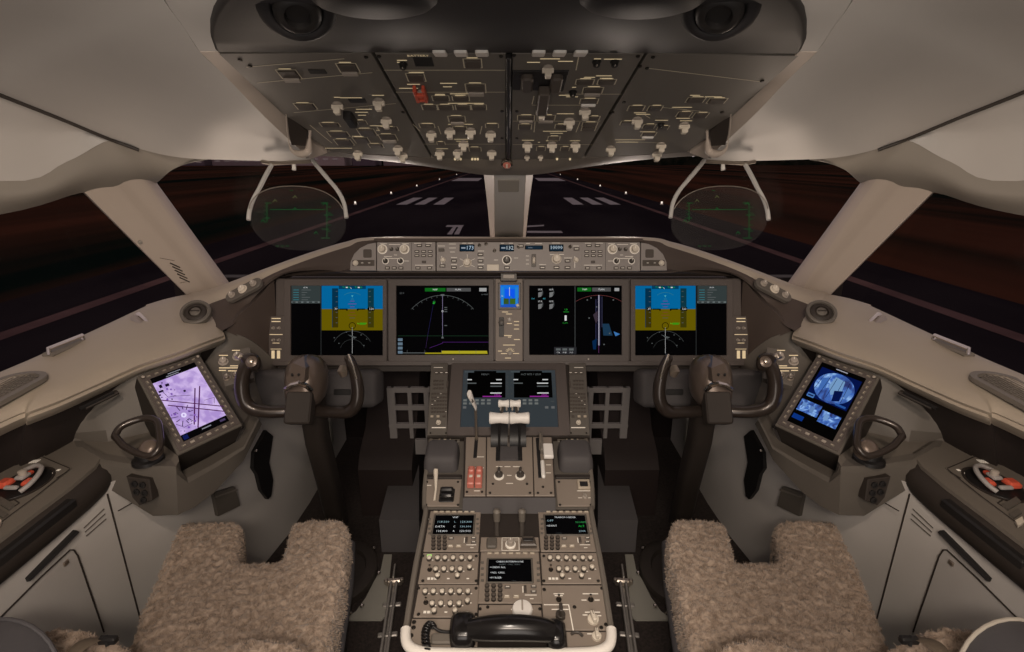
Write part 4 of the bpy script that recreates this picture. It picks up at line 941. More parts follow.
for z_ in ((496, 502.5, 466.8), (504.5, 510.5, 466.8), (507, 511.5, 475.5), (506, 513, 483.5), (513, 520, 466.8), (477, 484, 457), (468, 472, 467.5), (474, 479, 468), (481, 484, 468), (474, 480, 491), (546, 551, 465), (546, 551, 473)): bars(Lm, TQ, *z_, .0006, .0024, legw_m)
Lm.build('legend', q)
for p in ((467, 492), (482, 492), (490, 493), (530, 493), (538, 493), (551, 493), (543, 487), (493, 484), (527, 484)): put(q, TQ, mast(screwm, .0036), 'fastener', *p, .0)
# dark drop behind the quadrant
b = MB(); p0, p1 = TQ.w(*TQ.pix(463, 496.5), -.004), TQ.w(*TQ.pix(555.5, 496.5), -.004); p2, p3 = AP.w(*AP.pix(556, 514), -.01), AP.w(*AP.pix(462, 514), -.01)
b.sections([[p0, p1, p2, p3], [p + V((0, .05, .0)) for p in (p0, p1, p2, p3)]], foot_m); b.build('rear_face', q)

# ---- aft pedestal modules
def tcp(label, box, scr, F, texts):
    x, y, w_, h_ = F.rect(*box); t = thing('radio_tuning_panel', label, 'radio panel', F.w(x, y, -.02))
    b = MB(); b.plate(x, y, w_*.985, h_*.985, -.02, 0, ped_m, F.M, r=.002, ch=.0012); b.build('plate', t)
    sx, sy, sw, sh = F.rect(*scr); b = MB(); ring(b, sx, sy, sw*1.08, sh*1.1, sw, sh, 0, .003, console_m, F.M, r=.002, dep=.002); b.build('screen_frame', t)
    b = MB(); b.plate(sx, sy, sw, sh, 0, .0012, screen_m, F.M, r=.0005, ch=0); b.build('screen', t)
    G = Gfx(F, sx, sy, sw, sh, .0014)
    for a_ in texts: G.t(*a_)
    G.build(t)
    bx0, by0, bx1, by1 = box; W = bx1-bx0
    U = lambda u: bx0 + (bx1-bx0)*u
    Vv = lambda v: by0 + (by1-by0)*v
    kd = mast(dome_knob, .0046, .0055, btn_m, black_m)
    for r_ in range(4):
        for k in range(3): put(t, F, kd, 'key', U(.13+k*.105), Vv(.665+r_*.087))
    for k in range(7): put(t, F, mast(button, .0105, .0045, .003, btnl_m, None), 'button', U(.17+k*.115), Vv(.035))
    for r_ in range(4):
        for u in (.055, .955): put(t, F, mast(button, .0065, .0045, .003, console_m, None), 'button', U(u), Vv(.22+r_*.115))
    for u, v, L_ in ((.46, .69, 0), (.45, .87, 1), (.60, .87, 1), (.88, .68, 0), (.88, .78, 0)): put(t, F, mast(button, .0125, .007, .003, btnl_m if L_ else btn_m, legw_m), 'button', U(u), Vv(v))
    put(t, F, mast(button, .006, .018, .003, btn_m, None), 'rocker', U(.745), Vv(.73))
    Lm = MB(); bars(Lm, F, U(.70), U(.715), Vv(.73), .0005, .016, legw_m); bars(Lm, F, U(.74), U(.93), Vv(.84), .0005, .002, legw_m); bars(Lm, F, U(.82), U(.88), Vv(.91), .0005, .002, legw_m); Lm.build('legend', t)
    return t
CY2, DG = lin(140, 165, 172), lin(50, 130, 70)
tcp('left radio tuning panel, its screen listing rows of pale blue frequencies', (426.5, 510.5, 480, 551.5), (434, 515.5, 473.5, 535), AP,
    [('VHF', .52, .12, .13, WHT), ('118.500', .22, .36, .15, CY2), ('L', .52, .36, .12, CY2), ('124.300', .80, .36, .15, CY2), ('DATA', .16, .60, .14, WHT), ('C', .52, .60, .12, WHT), ('130.000', .80, .60, .14, CY2), ('118.800', .22, .83, .14, WHT), ('R', .52, .83, .12, WHT), ('120.500', .80, .83, .14, WHT)])
tcp('right radio tuning panel, its screen nearly empty with green words at the right', (539, 510.5, 594, 551.5), (545.5, 515.5, 586.5, 535), AP,
    [('TRANSPONDER', .5, .12, .12, WHT), ('OFF', .12, .30, .15, CY2), ('NORM', .87, .38, .14, DG), ('<IDENT', .15, .56, .12, WHT), ('ALT', .87, .58, .14, lin(30, 160, 60)), ('2000', .87, .83, .13, CY2), ('-------', .3, .92, .10, GRY)])
tcp('lower middle radio tuning panel, its screen headed CABIN INTERPHONE', (479, 551.5, 541, 603.5), (488, 559.5, 531.5, 582.5), AP,
    [('CABIN INTERPHONE', .5, .12, .11, WHT), ('ALERT  CALL  INFO', .5, .24, .09, GRY), ('<CREW ALL', .22, .37, .11, WHT), ('<ALL CALL', .22, .60, .11, WHT), ('<PURSER', .18, .82, .11, WHT), ('-----', .6, .93, .08, GRY)])
def acp(label, box, F, pos_rows, green=False, fl=1):
    t = module('audio_control_panel', label, F, box, ped_m, cat='audio panel', z0=-.02, z1=0, group=None)
    kd = mast(dome_knob, .0052, .011, knobw_m, knobd_m); bb = mast(button, .0105, .007, .0025, console_m, None)
    for r_, row in enumerate(pos_rows):
        for i, (px, py) in enumerate(row):
            put(t, F, kd, 'knob', px, py)
            if r_ < 2 and i < (5 if r_ == 0 else 4):
                k = put(t, F, mast(button, .0105, .007, .0025, emi((.55, .95, .25), .9), None) if green and i == 0 and r_ == 0 else bb, 'button', px, py-3.6)
    Lm = MB()
    for row in pos_rows[:2]:
        for px, py in row: bars(Lm, F, px+2.6, px+4.2, py+.5, .0004, .0022, legw_m)
    bx0, by0, bx1, by1 = box; py = by1-5.2
    for a_ in (.12, .18, .24, .46, .80): bars(Lm, F, bx0+(bx1-bx0)*a_, bx0+(bx1-bx0)*(a_+.045), py+.4, .0004, .006 if a_ < .4 else .003, legw_m)
    Lm.build('legend', t)
    put(t, F, mast(toggle, .0034, .012), 'switch', bx0+(bx1-bx0)*.16, by0+(by1-by0)*.56)
    for u in (.04, .97):
        for v in (.12, .92): put(t, F, mast(screwm, .0036), 'fastener', bx0+(bx1-bx0)*u, by0+(by1-by0)*v)
    return t
def zc(zx, zy): return (395+zx/4.291, 500+zy/4.291)
z = lambda L, y: [zc(x, y) for x in L]
acp('upper audio panel on the left, one of its buttons glowing green above ivory knobs', (420.5, 552.5, 478, 583.5), AP, [z((147, 183, 215, 250, 286, 322), 256), z((175, 210, 245, 280), 304) + [zc(320, 295)], z((183, 268), 331)], True)
acp('lower audio panel on the left, behind the black handset cord', (416, 584.5, 478, 617), AP, [z((130, 165, 203, 240, 277, 313), 400), z((160, 197, 237, 275), 452) + [zc(311, 440)], z((168, 258), 482)])
acp('audio panel on the right with three rows of ivory knobs under the right radio screen', (541.5, 552.5, 600, 583.5), AP, [z((665, 700, 735, 770, 805, 837), 256), z((703, 738, 773, 810), 304) + [zc(845, 295)], z((717, 800), 331)])
# right lower light control panel
t = module('light_control_panel', 'plain panel with white knob and small switches, right rear of the pedestal', AP, (542.5, 585, 608, 630), ped_m, z0=-.02, z1=0)
put(t, AP, mast(toggle, .0038, .012), 'switch', *zc(703, 428)); put(t, AP, mast(toggle, .0038, .012), 'switch', *zc(840, 428)); put(t, AP, mast(bar_knob, .0105, .017, knobw_m), 'knob', *zc(850, 515), 0, .2)
put(t, AP, mast(bar_knob, .009, .030, knobd_m), 'knob', *zc(710, 500))
Lm = MB(); Lm.line([AP.pix(*zc(a_, c_)) for a_, c_ in ((640, 450), (745, 450), (765, 560))], .0022, legw_m, AP.M, .0005)
for a_, c_, d_ in ((680, 725, 403), (685, 720, 411), (805, 872, 403), (800, 822, 430), (856, 878, 430), (815, 880, 482), (805, 826, 494), (868, 885, 497), (672, 745, 470)): bars(Lm, AP, *(395+a_/4.291, 395+c_/4.291), 500+d_/4.291, .0005, .0024, legw_m)
Lm.build('legend', t)
for a_, c_ in ((640, 385), (888, 380), (905, 535), (885, 548), (770, 460)): put(t, AP, mast(screwm, .004), 'fastener', *zc(a_, c_))
t = module('rear_knob_panel', 'narrow rear corner panel with a single ivory knob right of the handset', AP, (567, 631.5, 609, 651), ped_m, z0=-.02, z1=0)
put(t, AP, mast(bar_knob, .0085, .017, knobw_m), 'knob', *zc(865, 588)); put(t, AP, mast(screwm, .0045), 'fastener', *zc(917, 580)); b = MB(); b.tube([AP.w(*AP.pix(*zc(*p)), .003) for p in ((755, 580), (770, 572), (790, 574), (805, 588))], .0028, knobd_m, n=6); b.build('clip', t)
Lm = MB(); bars(Lm, AP, *(395+a/4.291 for a in (825, 850)), 500+575/4.291, .0005, .0022, legw_m); Lm.build('legend', t)
t = module('rear_blank_panel', 'plain panel strip with a large round white knob right behind the handset', AP, (478.5, 604.5, 541.5, 622), ped_m, z0=-.02, z1=0)
b = MB(); x, y = AP.pix(522.3, 610); b.lathe([(.0215, 0), (.0215, .004), (.0195, .007), (.012, .008)], white_m, AP.at(x, y), n=28); b.box((x, y+.006, .0085), (.0035, .024, .003), knobg_m, AP.M, .0006); b.build('rudder_trim_knob', t, label='large round white knob')
Lm = MB(); bars(Lm, AP, 511, 516, 609.5, .0005, .0024, legw_m); bars(Lm, AP, 528.5, 533, 609.5, .0005, .0024, legw_m); Lm.build('legend', t)
for p in (zc(398, 460), zc(365, 468), zc(622, 468)): put(t, AP, mast(screwm, .0036), 'fastener', *p)
t = module('cord_panel', 'small rear left panel where the handset cord is coiled', AP, (409, 618.5, 478, 651), ped_m, z0=-.02, z1=0)
for a_, c_ in ((82, 525), (80, 548), (70, 582), (230, 590)): put(t, AP, mast(screwm, .0045), 'fastener', *zc(a_, c_))
b = MB(); b.plate(*AP.pix(445, 640), .055, .022, 0, .008, console2_m, AP.M, r=.006, ch=.003); b.build('cradle', t)
# middle lever panel with two stubby grips
t = module('alternate_gear_panel', 'small middle panel with two brown stubby levers between the radio screens', AP, (480.5, 512.5, 538.5, 536.5), foot_m, z0=-.03, z1=-.004)
for zx in (437, 545):
    bx, by = AP.pix(395+zx/4.291, 536); hx = D(395+zx/4.291, 519, 1.30); h2 = D(395+zx/4.291, 511, 1.285)
    b = MB(); b.tube([AP.w(bx, by+.004, -.004), hx], .006, knobd_m, n=10); lv = b.build('lever', t)
    b = MB(); b.tube([D(395+zx/4.291, 521, 1.302), hx, h2, D(395+zx/4.291, 509.3, 1.284)], [.0075, .0085, .0088, .0045], console2_m, n=14); b.build('grip', lv)
t = module('selector_strip', 'narrow strip with a ringed white dial between a square guard and a black switch', AP, (480.5, 537, 539, 551), ped_m, z0=-.02, z1=0)
b = MB(); x, y, w_, h_ = AP.rect(486.5, 539, 497, 549); b.plate(x, y, w_, h_, 0, .008, console_m, AP.M, r=.005, ch=.003); b.build('square_guard', t)
x, y, w_, h_ = AP.rect(502, 538, 519, 550.5); Lm = MB(); Lm.line([(x-w_/2, y-h_/2), (x+w_/2, y-h_/2), (x+w_/2, y+h_/2), (x-w_/2, y+h_/2)], .0014, legw_m, AP.M, .0005, True)
for dx in (-.014, .014): Lm.quad(x+dx-.006, y+.009, x+dx+.006, y+.015, knobg_m, AP.M, .0006)
Lm.build('legend', t); b = MB(); b.lathe([(.0125, 0), (.0125, .004), (.009, .006)], legw_m, AP.at(x, y-.003), n=22); b.build('dial', t)
inst(mast(round_knob, .008, .013, knobg_m), 'knob', t, AP.at(x, y-.003, .004))
b = MB(); x, y, w_, h_ = AP.rect(520, 539, 536.5, 548.5); b.prism([(x+a_, y+c_) for a_, c_ in ((-w_/2, -h_/2), (w_/2, -h_/2), (w_*.36, h_/2), (-w_*.36, h_/2))], 0, .012, btn_m, AP.M, .003); b.box((x, y, .013), (w_*.6, h_*.3, .004), black_m, AP.M, .001); b.build('guarded_switch', t)

# ---- handset and cord
t = thing('handset', 'glossy black telephone handset lying across the rear of the pedestal', 'handset', AP.w(*AP.pix(508, 632)))
z0 = .024
pts = [AP.w(*AP.pix(px, py, z_), z_) for px, py, z_ in ((470, 630, .030), (482, 629, .036), (500, 628, .042), (520, 628, .042), (540, 629.5, .038), (552, 632, .030))]
b = MB(); b.tube(catmull(pts, 24), [.020 + .004*math.sin(PI*i/24)**1 for i in range(25)], blackg_m, n=16, flat=1.0, up=AP.uy); b.build('grip', t, sharp=1.2)
b = MB(); x, y = AP.pix(463, 631, .02); b.plate(x, y, .050, .062, .004, .045, blackg_m, AP.M, r=.018, ch=.010, seg=6); b.build('earpiece', t, sharp=1.2)
b = MB(); x, y = AP.pix(556, 634, .02); b.plate(x, y, .038, .056, .004, .038, blackg_m, AP.M, r=.016, ch=.010, seg=6); b.build('mouthpiece', t, sharp=1.2)
b = MB(); hp = [AP.w(*AP.pix(px, py, .05), .052) for px, py in ((478, 627), (500, 625), (530, 626), (546, 630))]; b.tube(catmull(hp, 14), .0014, steel_m, n=6); b.build('seam_line', t)
cp = catmull([AP.w(*AP.pix(px, py, h_), h_) for px, py, h_ in ((428, 652, .010), (425.5, 640, .012), (426, 630, .016), (430, 624, .018), (433, 627, .016))], 150)
b = MB(); pts = []
for i, p in enumerate(cp):
    an = i*2*PI/12; pts.append(p + AP.ux*.0070*math.cos(an) + AP.n*.0070*math.sin(an))
b.tube(pts, .0021, blackg_m, n=6)
b.tube(catmull([AP.w(*AP.pix(433, 627, .012), .014), AP.w(*AP.pix(440, 631, .01), .010), AP.w(*AP.pix(452, 633, .01), .012), AP.w(*AP.pix(458, 634, .02), .02)], 12), .003, black_m, n=6)
b.build('cord', t, sharp=1.2)
# ================================================================ OVERHEAD PANEL
def opoly(L, z0, z1, mt, b, ch=.001): b.prism([OP.pix(*p) for p in L], z0, z1, mt, OP.M, ch)
mods = [('overhead_module', 'left outer section of the overhead panel, beside the left ceiling lining', [(218, 53.5), (371.5, 53.5), (431, 157.5), (332, 152), (303, 133)]),
        ('overhead_module', 'left inner section of the overhead panel, with the red guarded switch', [(375, 53.5), (506, 53.5), (505.5, 159.5), (433.5, 158)]),
        ('overhead_module', 'right inner section of the overhead panel, with the black lever plate', [(512.5, 53.5), (644.5, 53.5), (582, 158), (511, 159.5)]),
        ('overhead_module', 'right outer section of the overhead panel, mostly bare towards the rear', [(647.5, 53.5), (799, 56), (713, 134), (686, 152.5), (585, 157.5)])]
b = MB(); opoly([(216, 51.5), (800, 53), (714, 136), (690, 154), (585, 159), (508, 161), (434, 160), (328, 154), (300, 134)], -.05, -.021, black_m, b); struct(b.build('trim_13'))
OT = []
for nm, L, pl in mods:
    cxp = sum(p[0] for p in pl)/len(pl); cyp = sum(p[1] for p in pl)/len(pl)
    t = thing(nm, L, 'control panel', OP.w(*OP.pix(cxp, cyp)))
    b = MB(); opoly(pl, -.02, 0, ohpanel_m, b); b.build('plate', t); OT.append(t)
def ohk(b):
    b.lathe([(.0085, 0), (.0085, .003), (.006, .004)], knobg_m, n=16)
    b.prism([(-.0098, -.003), (.0098, -.003), (.0098, .003), (-.0098, .003)], .003, .010, knobw_m, None, .0012)
    b.prism([(-.0048, -.0045), (.0048, -.0045), (.0055, .006), (-.0055, .006)], .009, .019, knobw_m, None, .0015)
    b.prism([(-.0012, -.0048), (.0012, -.0048), (.0012, -.004), (-.0012, -.004)], .010, .0175, knobd_m, None)
OHK = kmesh(ohk, 'knob')
def sc(k, M=None): return Matrix.Scale(k, 4)
def ok(t, px, py, k=1.0, nm='knob', me=None, rot=0):
    x, y = OP.pix(px, py-3.2*k); return inst(me or OHK, nm, t, OP.at(x, y, 0, rot) @ sc(k*1.05))
K = [[(337.6, 107), (379, 103.4), (386.4, 121.8), (358, 155), (398, 150), (403, 157)],
     [(431.5, 135.7), (450, 132.7), (470.7, 132.7), (490.7, 135.7), (463.8, 145.5), (439.8, 154.5), (457.8, 154), (491.7, 154.5)],
     [(547.9, 70), (541.5, 112.5), (584.8, 112.5), (569.2, 123), (527.3, 146.5), (551.9, 146.5), (575.2, 146.5)],
     [(637, 122), (684, 127), (610.7, 150.5), (661, 147), (656.6, 156)]]
for t, L in zip(OT, K):
    for p in L: ok(t, *p, .92 if p[1] < 100 else 1.05)
ok(OT[2], 527, 158, .6); ok(OT[2], 540.5, 158, .6)
def framed(t, px, py, wpx, hpx, lit_=0, face=None, skew=0):
    """square guard with a bright printed outline on its far, left and right edges"""
    x, y, w_, h_ = OP.rect(px-wpx/2, py-hpx/2, px+wpx/2, py+hpx/2); b = MB()
    b.plate(x, y, w_*.86, h_*.8, 0, .003, face or btn_m, OP.M, r=.001, ch=.0006)
    q = [(x-w_/2, y-h_/2), (x-w_/2, y+h_/2), (x+w_/2, y+h_/2), (x+w_/2, y-h_/2)]
    b.line(q, .0017, linec_m, OP.M, .0006, True)
    b.quad(x-w_*.30, y+h_*.56, x+w_*.30, y+h_*.56+.0022, legend_m, OP.M, .0005)
    if lit_: b.plate(x, y-h_*.45, w_*.8, h_*.35, .001, .006, knobg_m if lit_ == 1 else white_m, OP.M, r=.001, ch=.0006)
    b.build('button', t)
for p in ((289, 74, 20, 9, 1), (348, 67.5, 20, 9, 1), (305.5, 106, 20, 6), (330, 124.5, 19, 4), (338.5, 133.7, 20, 5), (367, 132, 17, 7), (344, 142, 17, 6), (361.5, 140, 15, 6), (388, 137, 17, 6, 1), (388, 128.5, 20, 4), (362, 122, 9, 4), (376, 145.5, 14, 4)): framed(OT[0], *p)
for p in ((415.9, 77, 18, 8), (472.7, 63, 18, 9), (475.7, 88, 20, 9, 1), (440.8, 98, 17, 5), (460.8, 98, 17, 5), (429.5, 107, 15, 5), (445.5, 107, 15, 5), (463, 107, 15, 5), (479, 107, 15, 5), (456.8, 118.8, 17, 6, 1), (427, 125.5, 15, 4), (492, 125.5, 13, 4), (460, 129, 14, 5), (441, 143, 8, 3), (475, 149, 12, 4)): framed(OT[1], *p)
for p in ((584.8, 81.5, 18, 5), (606.7, 81.5, 18, 5), (592.8, 90, 20, 6, 1), (589, 101, 18, 5, 2), (526, 117.5, 17, 5, 1), (546, 117.5, 18, 5, 1), (525, 126.5, 13, 5), (561, 126, 12, 4), (589.8, 124, 15, 4), (588.5, 128.5, 14, 4), (553.9, 138, 12, 4), (541, 148.5, 9, 4), (565, 148.5, 9, 4), (594, 118, 11, 4)): framed(OT[2], *p)
for p in ((695.7, 99.5, 18, 5), (717, 100.5, 18, 5), (636, 108, 16, 5), (655, 108, 14, 5), (684, 114, 14, 5), (700.6, 115, 14, 5), (627, 122.8, 13, 4), (649, 126, 12, 4), (663, 127.5, 11, 4), (648.8, 134, 14, 4, 2)): framed(OT[3], *p)
# printed flow lines and legends
LN = [[(257.6, 82.7, 372, 72.5), (246.5, 67, 344, 58.6), (294, 112.5, 395.6, 103.4), (310, 125, 322, 135), (322, 135, 332, 143)],
      [(384, 70, 505, 70), (396, 92, 505, 92), (424, 144, 505, 144), (413, 124, 420, 131), (438, 126, 441, 134), (482, 126, 480, 134)],
      [(513, 144.5, 592, 144.5), (565, 94, 621, 94), (534, 96, 532, 104), (532, 105, 580, 105), (513, 121, 560, 121), (535, 122, 534, 132), (580, 122, 576, 132), (579, 55, 576, 70), (560, 121, 600, 121)],
      [(647, 68, 760, 81.5), (660, 107, 700, 111), (618, 141, 665, 143), (645, 115, 650, 118)]]
for i, t in enumerate(OT):
    b = MB()
    for x0, y0, x1, y1 in LN[i]: b.line([OP.pix(x0, y0), OP.pix(x1, y1)], .0017, linec_m, OP.M, .0003)
    b.build('flow_line', t)
lg = [[(334, 340, 97), (340, 362, 97.5), (372, 384, 95), (356, 372, 109), (355, 368, 112), (358, 366, 115), (376, 396, 130), (340, 352, 148), (325, 340, 148), (370, 384, 125.5), (352, 362, 136)],
      [(397, 407, 60), (397, 404, 62), (412, 424, 72), (440, 457, 83), (443, 452, 86.5), (407, 420, 84), (399, 418, 88), (435, 445, 94), (450, 468, 93.5), (455, 463, 95.5), (448, 470, 103), (466, 484, 103), (423, 433, 123), (448, 455, 124), (464, 473, 124), (487, 497, 123), (454, 470, 139), (456, 468, 141), (436, 448, 148.5)],
      [(527, 540, 62), (540, 560, 58.5), (558, 573, 61), (594, 601, 58.5), (604, 622, 58.8), (584, 595, 77), (596, 612, 75.5), (600, 612, 78), (559, 570, 95), (566, 578, 96.5), (572, 576, 87), (557, 574, 113.5), (543, 567, 131), (550, 563, 133), (522, 534, 140), (538, 540, 142), (546, 558, 140.5), (570, 580, 140.5)],
      [(690, 700, 95), (705, 722, 96.5), (672, 692, 107), (634, 646, 112.5), (636, 650, 114), (676, 690, 118), (680, 692, 120.5), (615, 645, 139.5), (616, 638, 142), (640, 655, 131.5), (655, 668, 120)]]
for i, t in enumerate(OT):
    b = MB()
    for a_, c_, d_ in lg[i]: bars(b, OP, a_, c_, d_, .0006, .0022)
    if i == 1:
        x, y = OP.pix(418, 55.5); b.text('BATTERY', x, y, .0075, legend_m, OP.M, .0006, sx=1.1)
    b.build('legend', t)
# dark patches, red guard, black lever plate, small dark knobs, fasteners
for i, L in ((0, ((309, 69.5, 326, 73.5), (349, 98.5, 366, 102.5))), (1, ((414, 57, 433, 66),))):
    for q in L: b = MB(); x, y, w_, h_ = OP.rect(*q); b.plate(x, y, w_, h_, 0, .001, black_m, OP.M, r=.001, ch=.0003); b.build('dark_window', OT[i])
b = MB(); x, y, w_, h_ = OP.rect(414.5, 85, 426.5, 97)
for dx in (-1, 1): b.box((x+dx*w_*.36, y, .006), (w_*.26, h_, .012), red_m, OP.M, .001)
b.box((x, y+h_*.1, .010), (w_*.9, h_*.2, .006), red_m, OP.M, .001); b.box((x, y-h_*.45, .005), (w_, h_*.14, .010), red_m, OP.M, .001); b.build('red_guard', OT[1], label='red switch guard'); ok(OT[1], 420.5, 93, .6)
b = MB(); x, y, w_, h_ = OP.rect(514, 70, 569, 90); b.prism([OP.pix(*p) for p in ((512.5, 70), (569, 70), (563, 90.5), (512.5, 89))], 0, .002, black_m, OP.M, .0006); 
for px in (527, 556): x, y, w_, h_ = OP.rect(px-6, 73, px+6, 87); b.plate(x, y, w_, h_, .002, .012, btn_m, OP.M, r=.006, ch=.003)
b.build('lever_plate', OT[2])
b = MB(); x, y, w_, h_ = OP.rect(537.5, 84, 548.5, 106); b.plate(x, y, w_, h_, .004, .02, btn_m, OP.M, r=.003, ch=.002); b.build('black_lever', OT[2])
b = MB(); x, y, w_, h_ = OP.rect(346, 111, 354.5, 121); b.plate(x, y, w_, h_, 0, .016, black_m, OP.M, r=.003, ch=.002); b.build('black_selector', OT[0])
for i, px, py in ((1, 403, 64), (2, 596.7, 61.5), (2, 614.7, 61.5), (2, 572.8, 91.9), (3, 661, 124)):
    x, y = OP.pix(px, py); inst(mast(round_knob, .006, .008, black_m, knobw_m), 'knob', OT[i], OP.at(x, y))
for i, px, py in ((1, 379, 56), (1, 501, 56), (0, 240, 60), (0, 250, 66), (0, 366, 57), (1, 502, 111), (1, 502, 138), (1, 403, 112), (2, 514, 55), (2, 638, 56), (2, 613, 112), (2, 517, 111), (2, 517, 138), (3, 653, 57), (3, 647, 68), (3, 762, 81), (3, 722, 112), (3, 611, 113), (0, 300, 128), (3, 624, 102), (2, 640, 66)):
    x, y = OP.pix(px, py); inst(mast(screwm, .0035), 'fastener', OT[i], OP.at(x, y))
for i, L in ((1, (457.8, 475)), (2, (557, 570))):
    for px in L:
        for k in (-1, 0, 1):
            if i == 1 or k == 0: b = MB(); x, y = OP.pix(px+k*2.8, 158.3); b.lathe([(.0026, 0), (.0026, .004), (.0015, .005)], legend_m, OP.at(x, y), n=8); b.build('indicator_lamp', OT[i])
b = MB(); x, y = OP.pix(508.5, 106); x0, y0 = OP.pix(508.5, 54); x1, y1 = OP.pix(508.5, 156.5); b.box((x0, (y0+y1)/2, .003), (.0085, abs(y0-y1), .010), black_m, OP.M, .002)
tag(b.build('centre_bar'), 'black bar running fore and aft down the middle of the overhead panel', 'bar')
Fb = Fr(onY(506.8, 164, 1.335), onY(516.8, 164, 1.335), onY(506.8, 168, 1.345))
b = MB(); b.lathe([(.014, -.006), (.014, .002), (.011, .004)], chrome_m, Fb.M, n=20); b.lathe([(.010, .004), (.009, .006)], redl_m, Fb.M, n=16); b.box((0, 0, .0065), (.004, .012, .002), knobw_m, Fb.M, .0004)
tag(b.build('standby_compass'), 'small round reddish badge-like compass in the middle of the overhead front edge', 'compass')
# dark dome behind the overhead panel
HZ = 1.3 + .158
DF = Fr(onZ(508.5, 40, HZ), onZ(608.5, 40, HZ), onZ(508.5, 10, HZ))
q = [(216, 52.5), (211.5, 40), (211.5, 28), (215, 16), (222, 5), (232, -6), (260, -30), (508, -45), (757, -30), (785, -6), (796, 5), (803, 16), (805.5, 28), (805.5, 42), (800, 54)]
b = MB(); b.prism([DF.pix(*p) for p in q], -.010, 0, dome_m, DF.M, .004)
dm = b.build('overhead_dome', sharp=.9); tag(dm, 'charcoal moulded dome panel aft of the overhead switches', 'ceiling panel')
for s, w in ((-1, 'left'), (1, 'right')):
    X = lambda p: mx(p, s)
    b = MB(); x, y = DF.pix(X(374), -3); b.lathe([(.066, -.01), (.064, .003), (.056, .009), (.042, .013), (.022, .015), (.004, .0152)], dome_m, DF.at(x, y) @ Matrix.Diagonal((1, .8, 1, 1)), n=40)
    tag(b.build('smooth_bulge', sharp=1.2), 'smooth dark oval bulge on the %s half of the overhead dome' % w, 'bulge')
    x, y = DF.pix(X(297), 7); t = thing('map_light_housing', 'round dark swivel lamp housing on the %s half of the overhead dome' % w, 'lamp', DF.w(x, y))
    p_ = DF.w(x, y, .004); nn = ((EYE - p_).normalized() + DF.n*.9).normalized(); LM = Matrix.Translation(p_) @ nn.to_track_quat('Z', 'Y').to_matrix().to_4x4()
    b = MB(); b.lathe([(.044, -.03), (.042, -.006), (.036, .001), (.029, .002), (.027, 0), (.026, -.006)], dome_m, LM, n=36); b.build('ring', t, sharp=1.2)
    b = MB(); b.lathe([(.026, -.004), (.025, .004), (.020, .009), (.014, .010), (.012, .003)], black_m, LM, n=28); b.build('swivel_ball', t, sharp=1.2)
for px in (440, 461, 482, 538.5, 559.4, 580.4):
    b = MB(); x, y, w_, h_ = DF.rect(px-6.5, 50, px+6.5, 54.2); b.plate(x, y, w_, h_, -.002, .004, white_m, DF.M, r=.003, ch=.001)
    i_ = (440, 461, 482, 538.5, 559.4, 580.4).index(px)
    tag(b.build('indicator_window'), 'pale indicator window at the rear edge of the overhead panel, %s' % ('leftmost of the left three', 'middle of the left three', 'rightmost of the left three', 'leftmost of the right three', 'middle of the right three', 'rightmost of the right three')[i_], 'indicator', 'pale windows above the overhead panel')
# storage notch at the front overhead corners; a dark solid stands in for its shade
for s, w in ((-1, 'left'), (1, 'right')):
    pts = [mir(D(px, py, d), s) for px, py, d in ((287, 115, 1.045), (289, 134, 1.09), (291.5, 145, 1.12), (305.5, 146, 1.14), (307.5, 132, 1.11))]
    b = MB(); up = V((s*.0, .03, .035)); b.sections([pts, [p + up for p in pts]], bolster_m); t = b.build('corner_pocket'); tag(t, 'small open pocket moulded at the front %s corner of the overhead panel' % w, 'pocket')
    b = MB(); L = [(286, 113, 1.035), (287.5, 133, 1.08), (291, 149, 1.115), (300, 154, 1.14), (308, 151, 1.15), (309.5, 141, 1.13), (310, 131, 1.11)]
    c = catmull([mir(D(*p), s) for p in L], 30); b.tube(c, [.001 + .0075*max(0, math.sin(PI*(i_-8)/20)) if 8 < i_ < 26 else (.001 if i_ < 9 else .003) for i_ in range(31)], pillar_m, n=10); b.build('lip', t, sharp=1.2)

# ================================================================ HEAD-UP DISPLAYS
hg = bpy.data.materials.new('smoked_combiner_glass'); hg.use_nodes = True; nt = hg.node_tree; nt.nodes.clear()
o_ = nt.nodes.new('ShaderNodeOutputMaterial'); m1 = nt.nodes.new('ShaderNodeMixShader'); tr = nt.nodes.new('ShaderNodeBsdfTransparent'); df = nt.nodes.new('ShaderNodeBsdfDiffuse'); m2 = nt.nodes.new('ShaderNodeMixShader'); gl = nt.nodes.new('ShaderNodeBsdfGlossy')
df.inputs[0].default_value = (.30, .28, .27, 1); gl.inputs['Roughness'].default_value = .15; m1.inputs[0].default_value = .022; m2.inputs[0].default_value = .015
nt.links.new(tr.outputs[0], m1.inputs[1]); nt.links.new(df.outputs[0], m1.inputs[2]); nt.links.new(m1.outputs[0], m2.inputs[1]); nt.links.new(gl.outputs[0], m2.inputs[2]); nt.links.new(m2.outputs[0], o_.inputs[0])
HG = lin(26, 88, 46)
